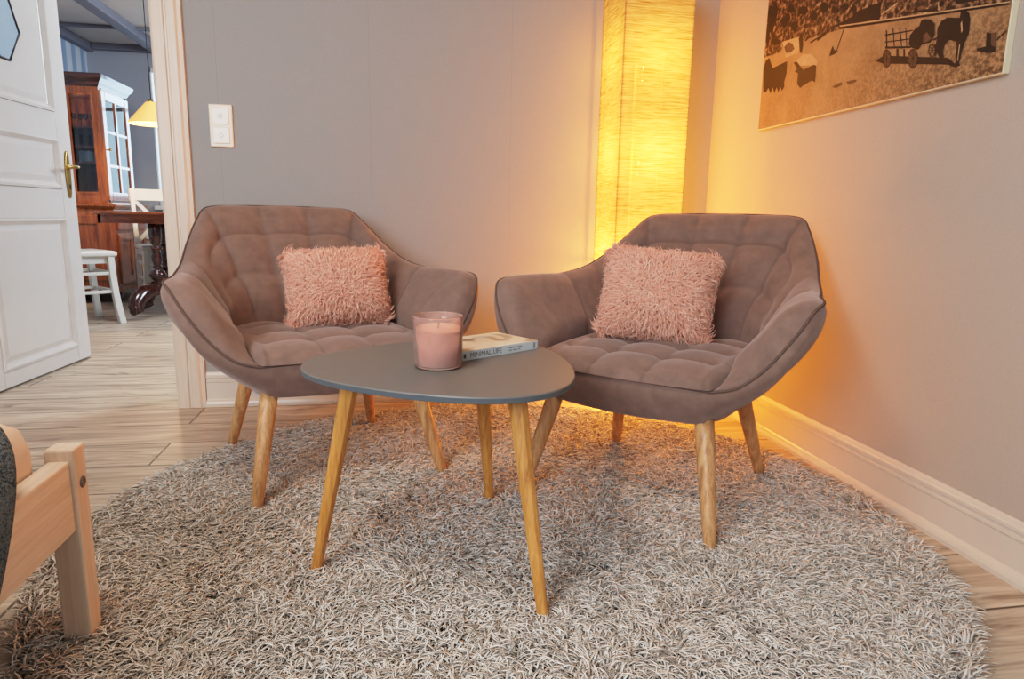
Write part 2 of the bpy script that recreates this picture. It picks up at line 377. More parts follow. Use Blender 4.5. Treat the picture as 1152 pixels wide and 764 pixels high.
# baseboards: profile (distance from wall, height)
BP = [(.030,0),(.031,.012),(.026,.022),(.016,.027),(.013,.031),(.013,.100),(.017,.103),(.017,.109),(.010,.112),(.010,.117),(.016,.120),(.016,.129),(.010,.133),(.008,.139),(.004,.1446),(0,.1446),(0,0)]
def baseboard(name, fn, a, e):
    rings = [[fn(d, z, s) for d, z in BP] for s in (a, e)]
    o = MB().loft(rings, smooth=False).build(name, M['trim']); return struct(name, o)
baseboard('baseboard_right', lambda d, z, s: (XR-d*.8, s, z), -2.2, YB)
baseboard('baseboard_back', lambda d, z, s: (s, YB-d*.8, z), DX1+.112, XR)
baseboard('baseboard_left', lambda d, z, s: (XL+d*.8, s, z), -2.2, YB)
# door casing: fluted profile boards round the opening
CP = [(0,0),(0,-.020),(.008,-.024),(.046,-.024),(.050,-.019),(.056,-.019),(.060,-.024),(.088,-.024),(.096,-.018),(.110,-.016),(.110,0)]
c = MB()
c.loft([[(DX1+u, YB+d, z) for u, d in CP] for z in (0, DZ+.11)], smooth=False)
c.loft([[(DX0-u, YB+d, z) for u, d in reversed(CP)] for z in (0, DZ+.11)], smooth=False)
c.box(DX0, DX1, YB-.022, YB, DZ, DZ+.11)
c.box(DX1-.002, DX1+.012, YB-.001, YB+.2, 0, DZ); c.box(DX0-.012, DX0+.002, YB-.001, YB+.2, 0, DZ); c.box(DX0, DX1, YB, YB+.2, DZ-.004, DZ+.01)
struct('t', c.build('trim_1', M['trim_wood'])); 

# ------------------------------------------------------------------ open panelled door, swung into the dining room
dr = thing('door_1', None, None, (-1.71, 3.075, 0), math.atan2(.766, .055)); dr['kind'] = 'structure'
W, T, HD = .855, .04, 2.08     # local x along leaf, local y = -normal: the room-facing side is y<0
leaf = MB()
holes = [(.125,.735,.085,.755),(.125,.735,.90,1.145),(.125,.735,1.275,1.95)]
xs = (.01, .125, .735, W)
leaf.box(xs[0], xs[1], 0, T, .008, HD); leaf.box(xs[2], xs[3], 0, T, .008, HD)
for z0, z1 in ((.008,.085),(.755,.90),(1.145,1.275),(1.95,HD)): leaf.box(xs[1], xs[2], 0, T, z0, z1)
lf = leaf.build('door_leaf', M['door'], dr, .003)
hexp = [(.51,1.585),(.42,1.79),(.35,1.79),(.26,1.585),(.35,1.45),(.42,1.45)]
for i, (x0, x1, z0, z1) in enumerate(holes):
    m = MB()
    # stepped moulding frame then raised field
    def fr(i0, y0, i1, y1):
        a = [(x0+i0,y0,z0+i0),(x1-i0,y0,z0+i0),(x1-i0,y0,z1-i0),(x0+i0,y0,z1-i0)]; q = [(x0+i1,y1,z0+i1),(x1-i1,y1,z0+i1),(x1-i1,y1,z1-i1),(x0+i1,y1,z1-i1)]
        m.add(a+q, [(j,(j+1)%4,4+(j+1)%4,4+j) for j in range(4)])
    fr(0,-.006,0,.004); fr(0,-.006,.012,-.008); fr(.012,-.008,.022,.004); fr(.022,.004,.030,.012); fr(.030,.012,.036,.012); fr(.036,.012,.058,.005)
    q = .058; m.add([(x0+q,.005,z0+q),(x1-q,.005,z0+q),(x1-q,.005,z1-q),(x0+q,.005,z1-q)], [(0,1,2,3)])
    m.box(x0, x1, .02, .034, z0, z1)
    m.build('door_panel', M['door'], dr)
g = MB(); g.add([(x,.002,z) for x, z in hexp], [(0,1,2,3,4,5)]); g.build('glass_pane', M['door_pane'], dr)
g = MB(); g.tube([(x,.002,z) for x, z in hexp], .006, 6, closed=True); g.build('lead_outline', M['iron'], dr)
hp = MB()
ring = [(.022*math.cos(a), (.119 if math.sin(a) > 0 else .119)*math.sin(a)) for a in [2*PI*k/28 for k in range(28)]]
hp.loft([[(.795+u, -.001, .974+v) for u, v in ring], [(.795+u, -.006, .974+v) for u, v in ring], [(.795+u*.8, -.008, .974+v*.95) for u, v in ring]])
plate = hp.build('handle_plate', M['brass'], dr)
k = MB().lathe([(.012,0),(.012,.012),(.008,.016),(.008,.05)], n=14); o = k.build('lever_stub', M['brass'], dr); o.rotation_euler = (PI/2, 0, 0); o.location = (.795,-.006,1.012)
MB().tube([(.797,-.055,1.012),(.77,-.058,1.013),(.72,-.054,1.010),(.685,-.05,1.006)], [.008,.009,.008,.006], 10).build('lever', M['brass'], dr)
MB().box(.790,.800,-.0095,-.006,.90,.925).build('keyhole', M['iron'], dr)

# ------------------------------------------------------------------ dining room beyond the doorway
FX0, FX1, FY = -2.95, 2.0, 7.55
struct('w', MB().box(FX0-.12, FX0, YB+.2, FY, 0, ZC).build('wall_far_left', M['stripe']))
WX0, WX1, WZ0, WZ1 = -2.39, -1.25, .85, 2.21
b = MB(); b.box(FX0-.12, WX0, FY, FY+.15, 0, ZC); b.box(WX1, FX1, FY, FY+.15, 0, ZC); b.box(WX0, WX1, FY, FY+.15, 0, WZ0); b.box(WX0, WX1, FY, FY+.15, WZ1, ZC)
struct('w', b.build('wall_far', M['wall_far']))
struct('w', MB().box(FX1, FX1+.1, YB+.2, FY, 0, ZC).build('wall_far_right', M['wall_far']))
struct('w', MB().box(FX0-.12, FX1+.1, YB+.2, FY+.15, ZC, ZC+.1).build('ceiling_far', M['ceiling']))
wn = thing('window_1', None, None, (WX0, FY, WZ0)); wn['kind'] = 'structure'
w_, h_ = WX1-WX0, WZ1-WZ0
m = MB(); m.box(0,.016,0,.06,0,h_); m.box(w_-.05,w_,0,.06,0,h_); m.box(0,w_,0,.06,0,.05); m.box(0,w_,0,.06,h_-.05,h_); m.box(w_/2-.03,w_/2+.03,0,.06,0,h_); m.box(0,w_,.01,.05,h_*.68,h_*.68+.03)
m.build('window_frame', M['whitetop'], wn, .004)
MB().box(.014,w_-.04,.03,.036,.04,h_-.04).build('window_pane', M['pane'], wn)
MB().box(-.03,w_+.03,-.06,.0,-.04,0).build('window_sill', M['whitetop'], wn, .005)
tr = [MB().box(FX0, FX0+.07, YB+.2, FY, ZC-.075, ZC), MB().box(FX0+.07, FX1, FY-.07, FY, ZC-.06, ZC), MB().box(-2.335,-2.225, YB+.2, FY-.07, ZC-.07, ZC), MB().box(FX0+.07, FX1, 6.78, 6.83, ZC-.025, ZC)]
for i, t_ in enumerate(tr): struct('t', t_.build('trim_%d' % (i+2), M['beam'], None, .006))
baseboard('baseboard_far', lambda d, z, s: (s, FY-d, z), FX0, FX1)

# china cabinet against the striped wall
cb = thing('china_cabinet', 'tall cherry wood china cabinet with glazed doors in the far dining room', 'cabinet', (-2.945, 6.3, 0))
CW, CD = .545, .60     # local x from wall (depth), local y along the wall
u0, u1 = .86, 1.80
def frame(mb, plane, a0, a1, z0, z1, t, d0, d1):
    for (p0, p1, q0, q1) in ((a0,a0+t,z0,z1),(a1-t,a1,z0,z1),(a0+t,a1-t,z0,z0+t),(a0+t,a1-t,z1-t,z1)):
        if plane == 'y': mb.box(p0,p1,d0,d1,q0,q1)
        else: mb.box(d0,d1,p0,p1,q0,q1)
m = MB(); m.box(.0,.02,.02,CD,u0,u1)                                   # back
m.box(.0,.30,.0,.035,u0,u1); m.box(.50,CW,.0,.035,u0,u1); m.box(.30,.50,0,.035,u0,.93); m.box(.30,.50,0,.035,1.755,u1)   # glazed side towards us
m.box(.02,CW,CD-.03,CD,u0,u1); m.box(.02,CW,.03,CD,u0,u0+.02); m.box(.02,CW,.03,CD,u1-.02,u1)
m.box(CW-.03,CW,.035,.06,u0,u1); m.box(CW-.03,CW,.54,CD-.03,u0,u1)
m.build('upper_case', M['cherry'], cb)
m = MB(); m.loft([[(x0,y0,z),(x1,y0,z),(x1,y1,z),(x0,y1,z)] for x0,x1,y0,y1,z in ((0,CW,0,CD,1.80),(0,CW+.012,-.012,CD+.012,1.815),(0,CW+.02,-.02,CD+.02,1.835),(0,CW+.05,-.05,CD+.04,1.865),(0,CW+.055,-.055,CD+.045,1.895),(0,CW+.05,-.05,CD+.04,1.90))], smooth=False)
m.build('cornice', M['cherry_dark'], cb)
m = MB(); frame(m,'y',.30,.50,.93,1.755,.018,-.006,.0); m.build('side_window_frame', M['cherry'], cb)
MB().box(.31,.49,.012,.016,.94,1.745).build('side_pane', M['cabinet_pane'], cb)
for z in (1.20, 1.33, 1.49): MB().box(.02,CW-.035,.037,CD-.03,z-.02,z).build('shelf', M['cherry'], cb)
door = MB(); frame(door,'x',.012,.59,u0+.02,u1-.02,.07,CW-.005,CW+.016); dd = door.build('door', M['cherry_gloss'], cb, .004)
m = MB(); m.box(CW,CW+.014,.286,.316,u0+.09,u1-.09)
for z in (1.16,1.44): m.box(CW,CW+.012,.082,.52,z,z+.022)
m.build('muntins', M['cherry_gloss'], dd)
MB().box(CW+.001,CW+.005,.082,.52,u0+.09,u1-.09).build('door_pane', M['cabinet_pane'], dd)
o = MB().lathe([(.004,0),(.006,.01),(.012,.02),(.008,.03),(0.001,.032)], n=12).build('knob', M['brass'], dd); o.rotation_euler = (0,PI/2,0); o.location = (CW+.016,.045,1.3)
m = MB(); m.box(.0,CW+.06,-.06,CD+.06,.14,.80); m.build('lower_case', M['cherry'], cb, .004)
m = MB(); m.loft([[(x0,y0,z),(x1,y0,z),(x1,y1,z),(x0,y1,z)] for x0,x1,y0,y1,z in ((0,CW+.06,-.06,CD+.06,.80),(0,CW+.075,-.075,CD+.07,.815),(0,CW+.09,-.09,CD+.08,.83),(0,CW+.09,-.09,CD+.08,.845),(0,CW+.05,-.05,CD+.05,.86))], smooth=False)
m.build('counter', M['cherry'], cb)
m = MB(); m.box(.0,CW+.075,-.075,CD+.07,.10,.15); m.build('plinth', M['cherry'], cb, .01)
for x, y in ((.06,-.02),(CW+.02,-.02),(.06,CD),(CW+.02,CD)): MB().lathe([(.03,0),(.045,.03),(.045,.07),(.03,.10)], (x,y,0), 14).build('foot', M['cherry_dark'], cb)
for y0, y1 in ((-.02,.28),(.30,.60)):
    d2 = MB(); frame(d2,'x',y0,y1,.17,.60,.06,CW+.06,CW+.078); d2.box(CW+.06,CW+.068,y0+.05,y1-.05,.22,.55); d2.build('lower_door', M['cherry_gloss'], cb, .003)
    d3 = MB().box(CW+.06,CW+.078,y0,y1,.63,.775).build('drawer', M['cherry_gloss'], cb, .004)
    kn = MB().lathe([(.006,0),(.006,.008),(.015,.016),(.012,.026),(.001,.028)], n=14).build('drawer_knob', M['brass'], d3); kn.rotation_euler = (0,PI/2,0); kn.location = (CW+.078,(y0+y1)/2,.70)
d2 = MB(); frame(d2,'y',.08,.54,.20,.75,.07,-.072,-.06); d2.build('side_panel', M['cherry'], cb, .003)
gl = None
for i, x in enumerate((-2.63,-2.585,-2.54,-2.495)):
    if gl is None:
        gl = MB().lathe([(.016,0),(.016,.003),(.003,.006),(.003,.045),(.012,.055),(.020,.075),(.019,.10),(.0175,.10),(.0185,.076),(.010,.058),(.001,.052)], n=16, cap=False).build('wine_glass', M['glassware']); o = gl
    else: o = gl.copy(); link(o)
    o.location = (x, 6.375+.012*(i % 2), 1.49)
    tag(o, 'small stemmed glass on the upper cabinet shelf behind the side pane', 'glass', 'glasses on the cabinet shelf')
bx = MB(); 
for k in range(5): bx.box(k*.022,k*.022+.02,0,.05,0,.085+.006*(k % 2))
o = bx.build('card_box', M['porcelain'], None, .002); o.location = (-2.625, 6.38, 1.20); tag(o, 'pale ribbed box on the middle cabinet shelf', 'box')

# white cross-back chairs
def dining_chair(name, label, loc, rz):
    t = thing(name, label, 'chair', loc, rz, 'white dining chairs')
    sw, sd = .21, .215
    s = MB(); s.loft([[(x*k1, y*k1, z) for x, y in ((-sw,-sd),(0,-sd-.012),(sw,-sd),(sw-.02,sd),(-sw+.02,sd))] for z, k1 in ((.475,.98),(.485,1.03),(.505,1.03),(.515,.97))], smooth=False)
    s.build('seat', M['white_chair'], t, .004)
    def leg(pts, w, h): 
        q = MB(); q.loft([[(p[0]+sx*w/2, p[1]+sy*h/2, p[2]) for sx, sy in ((-1,-1),(1,-1),(1,1),(-1,1))] for p in pts], smooth=False); return q.build('leg', M['white_chair'], t, .004)
    for sx in (-1, 1):
        leg([(sx*(.185+.030*(1-z/.48)**2), -.185-.035*(1-z/.48)**2, z) for z in (0,.08,.16,.24,.36,.48)], .042, .042)
        leg([(sx*.175, .20+.05*(1-min(z,.48)/.48)**2+max(0,z-.48)*.16, z) for z in (0,.1,.2,.3,.48,.7,.99)], .036, .034)
    for sx in (-1, 1):
        for z in (.23,.36): MB().bar((sx*.19,-.19,z),(sx*.175,.21,z),.018,.022).build('stretcher', M['white_chair'], t, .003)
    for z in (.23,.36): MB().bar((-.19,-.20,z),(.19,-.20,z),.018,.022).build('stretcher', M['white_chair'], t, .003)
    m = MB(); m.box(-.185,.185,-.19,.19,.43,.476); m.build('apron', M['white_chair'], t)
    m = MB(); m.loft([[(x, .20+.16*(z-.48)+dy-.018*math.cos(x/.19*PI/2), z) for z, dy in ((.885,-.01),(.985,-.01),(.985,.012),(.885,.012))] for x in np.linspace(-.20,.20,9)], smooth=False); m.build('top_rail', M['white_chair'], t, .004)
    for s_ in (-1, 1): MB().bar((-s_*.165,.20+.16*.04+.003*s_,.53),(s_*.165,.20+.16*.40+.003*s_,.89),.030,.012,(0,1,0)).build('cross_bar', M['white_chair'], t)
    return t
# first chair: front edge runs between two measured feet
dining_chair('dining_chair', 'white wooden chair half hidden behind the open door, dark table end at its right', (-2.235, 5.155, 0), math.radians(131))
dining_chair('dining_chair', 'white cross-back chair lit by the pendant lamp on the far side of the table', (-1.957, 6.24, 0), .5)

# dark trestle table
tb = thing('dining_table', 'dark polished wooden table with turned legs and scroll feet in the dining room', 'table', (-1.8, 5.6, 0))
TX0, TX1, TY0, TY1 = -.36, 1.35, -.28, .62
def rr(x0,x1,y0,y1,r,z,n=6):
    out = []
    for cx, cy, a0 in ((x1-r,y1-r,0),(x0+r,y1-r,PI/2),(x0+r,y0+r,PI),(x1-r,y0+r,3*PI/2)):
        out += [(cx+r*math.cos(a0+PI/2*k/n), cy+r*math.sin(a0+PI/2*k/n), z) for k in range(n+1)]
    return out
m = MB(); m.loft([rr(TX0+e,TX1-e,TY0+e,TY1-e,.08,z) for z, e in ((.768,.008),(.774,0),(.784,0),(.790,.006))], smooth=False); m.build('table_top', M['mahogany'], tb)
m = MB(); m.box(TX0+.035,TX1-.05,TY0+.05,TY0+.07,.705,.768); m.box(TX0+.035,TX1-.05,TY1-.07,TY1-.05,.705,.768); m.box(TX0+.035,TX0+.055,TY0+.05,TY1-.05,.705,.768); m.build('apron', M['mahogany'], tb)
LP = [(.030,.20),(.034,.215),(.018,.235),(.030,.25),(.018,.265),(.045,.285),(.062,.315),(.046,.345),(.02,.362),(.034,.375),(.02,.39),(.026,.40),(.036,.44),(.030,.48),(.024,.505),(.040,.515),(.042,.525),(.022,.54),(.034,.56),(.042,.61),(.044,.66),(.040,.705)]
def trestle(x, y, name='leg'):
    l = MB().lathe([(r*1.05, z) for r, z in LP], (x,y,0), 20).build(name, M['turned'], tb)
    for s in (-1,):
        P = catmull([(x,y,.20),(x-.03,y-.05,.205),(x-.07,y-.12,.19),(x-.098,y-.18,.14),(x-.10,y-.215,.085),(x-.085,y-.215,.05)], 14)
        f = MB().tube([tuple(p) for p in P], [.038+.016*math.sin(PI*i/13)+.008*(i/13) for i in range(14)], 12); f.build('scroll_foot', M['turned'], tb)
    P = catmull([(x,y,.215),(x+.02,y+.05,.205),(x+.06,y+.13,.17),(x+.085,y+.20,.10),(x+.09,y+.225,.05)], 12)
    MB().tube([tuple(p) for p in P], [.038+.016*math.sin(PI*i/11) for i in range(12)], 12).build('scroll_foot', M['turned'], tb)
trestle(.02, -.12); trestle(-.025, .22); trestle(1.1, -.12); trestle(1.1, .36)
MB().bar((.05,.12,.215),(1.1,.12,.215),.05,.05).build('stretcher', M['turned'], tb)

# pendant lamp
pl_ = thing('pendant_lamp', 'glowing cream cone pendant lamp hanging over the dining table', 'lamp', (-1.84, 5.8, 1.46))
m = MB(); m.lathe([(.170,0),(.166,.012),(.045,.155),(.035,.165)], n=36, cap=False); m.build('lamp_shade', M['shade'], pl_)
MB().lathe([(.02,.0),(.03,.03),(.03,.055),(.018,.09)], (0,0,.05), 14).build('bulb', M['bulb'], pl_)
MB().lathe([(.022,.135),(.022,.175),(.008,.19)], n=14).build('socket', M['brass'], pl_)
MB().tube([(0,0,.18),(0,0,ZC-1.46)], .003, 6).build('cord', M['black'], pl_)
# low grey cupboard by the far wall
lc = thing('low_cupboard', 'low grey cupboard with white top beside the china cabinet', 'cupboard', (-2.94, 7.235, 0))
MB().box(0,1.0,.01,.30,.06,.52).build('carcass', M['greybox'], lc, .004)
MB().box(-.0,1.02,-.01,.31,.52,.55).build('top', M['whitetop'], lc, .004)
MB().box(.02,.98,.03,.28,0,.06).build('plinth', M['beam'], lc)
for k in range(2):
    d_ = MB(); frame(d_,'y',.02+.49*k,.49+.49*k,.08,.50,.05,-.006,.01); d_ = d_.build('door', M['greybox'], lc); 
    MB().lathe([(.012,0),(.016,.012),(.004,.02)], n=10).build('knob', M['steel'], d_); d_.children[0].location = (.42+.12*k,-.006,.44); d_.children[0].rotation_euler = (PI/2,0,0)

# ------------------------------------------------------------------ rug
RX, RY, RR = .27, 1.631, 1.055
rug = thing('shaggy_rug', 'round grey beige shaggy rug under the armchairs and coffee table', 'rug', (RX, RY, 0))
MB().lathe([(.001,.0006),(RR-.03,.0006),(RR-.02,.004),(RR-.03,.008),(.001,.008)], n=96, cap=False).build('backing', M['rug_base'], rug)
def strands(name, base, dirs, nrm, L, rad, mat, parent, seg=4, sides=3, lift=.6, curl=.35, tint=None, taper=.35):
    """base (n,3); dirs (n,3) lean direction; nrm (n,3) surface normal; builds tapered noodles as one mesh"""
    n = len(base); s = np.linspace(0, 1, seg+1)
    side = np.cross(dirs, nrm); side /= np.linalg.norm(side, axis=1, keepdims=True)+1e-9
    cu = RNG.normal(0, curl, n)[:, None]; cu2 = RNG.normal(0, curl, n)[:, None]
    lf = (lift*(0.7+.6*RNG.random(n)))[:, None]
    P = []
    for x in s:
        up = lf*np.sin(min(1, x*1.15)*PI/2)-.25*lf*max(0, x-.6); fw = np.sqrt(np.maximum(.02, 1-lf**2))*(x**1.35)
        lat = cu*x*x + cu2*.35*np.sin(x*PI)
        P.append(base + L[:, None]*(nrm*up + dirs*fw + side*lat))
    P = np.array(P)                                   # seg+1,n,3
    V = np.zeros((n, seg+1, sides, 3)); 
    for i in range(seg+1):
        a = P[max(i-1, 0)]; c = P[min(i+1, seg)]; d = c-a; d /= np.linalg.norm(d, axis=1, keepdims=True)+1e-9
        x = np.cross(d, nrm+.01*dirs); x /= np.linalg.norm(x, axis=1, keepdims=True)+1e-9; y = np.cross(x, d)
        r = (rad*(1-(1-taper)*max(0, s[i]-.25)/.75 if i else .8))
        r = r if isinstance(r, np.ndarray) else np.full(n, r)
        for k in range(sides):
            an = 2*PI*k/sides+.5
            V[:, i, k] = P[i] + r[:, None]*(math.cos(an)*x+math.sin(an)*y)
    V = V.reshape(-1, 3); base_i = (np.arange(n)*(seg+1)*sides)[:, None, None]
    q = []
    for i in range(seg):
        for k in range(sides):
            k2 = (k+1) % sides; q.append((i*sides+k, i*sides+k2, (i+1)*sides+k2, (i+1)*sides+k))
    q = np.array(q)[None]; F = (q+base_i).reshape(-1, 4)
    tip = (np.arange(sides)+seg*sides)[None]; TF = (tip+base_i[:, :, 0]).reshape(-1, sides)
    me = bpy.data.meshes.new(name); me.vertices.add(len(V)); me.vertices.foreach_set('co', V.astype(np.float32).ravel())
    loops = np.concatenate([F.ravel(), TF.ravel()]); me.loops.add(len(loops)); me.loops.foreach_set('vertex_index', loops.astype(np.int32))
    st = np.concatenate([np.arange(len(F))*4, len(F)*4+np.arange(len(TF))*sides]).astype(np.int32)
    me.polygons.add(len(st)); me.polygons.foreach_set('loop_start', st)
    me.polygons.foreach_set('use_smooth', np.ones(len(st), bool))
    me.update(calc_edges=True)
    tint = RNG.random(n) if tint is None else tint
    a = me.attributes.new('tint', 'FLOAT', 'POINT'); a.data.foreach_set('value', np.repeat(tint, (seg+1)*sides).astype(np.float32))
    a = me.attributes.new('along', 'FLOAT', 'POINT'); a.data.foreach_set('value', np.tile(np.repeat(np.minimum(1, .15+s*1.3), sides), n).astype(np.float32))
    me.materials.append(mat); return link(bpy.data.objects.new(name, me), parent)
def rug_pile(n):
    r = RR*np.sqrt(RNG.random(n)); a = RNG.random(n)*2*PI; x, y = r*np.cos(a), r*np.sin(a)
    keep = (r < RR-.012)
    wx, wy = x+RX, y+RY
    keep &= (wx < XR-.02) & (wy < YB-.04)
    for lx, ly, lr in FEET: keep &= np.hypot(wx-lx, wy-ly) > lr
    # nothing of the rug behind the camera's left edge needs thinning; keep all
    x, y, r = x[keep], y[keep], r[keep]; n = len(x)
    fld = np.sin(x*9+2*np.sin(y*7))*1.6+np.cos(y*11-x*5)*1.3+np.sin(x*23+y*17)*.9
    th = fld+RNG.normal(0, 1.1, n)
    d = np.stack([np.cos(th), np.sin(th), np.zeros(n)], 1)
    ed = np.clip((r-(RR-.05))/.05, 0, 1)[:, None]; rad = np.stack([x/r, y/r, np.zeros(n)], 1)
    d = d*(1-ed*.7)+rad*ed*.7; d /= np.linalg.norm(d, axis=1, keepdims=True)
    L = .030+.018*RNG.random(n); nr = np.tile([0,0,1.], (n,1))
    L *= 1-.55*np.clip((x+RX-(XR-.07))/.05, 0, 1)
    return np.stack([x, y, np.full(n, .006)], 1), d, nr, L

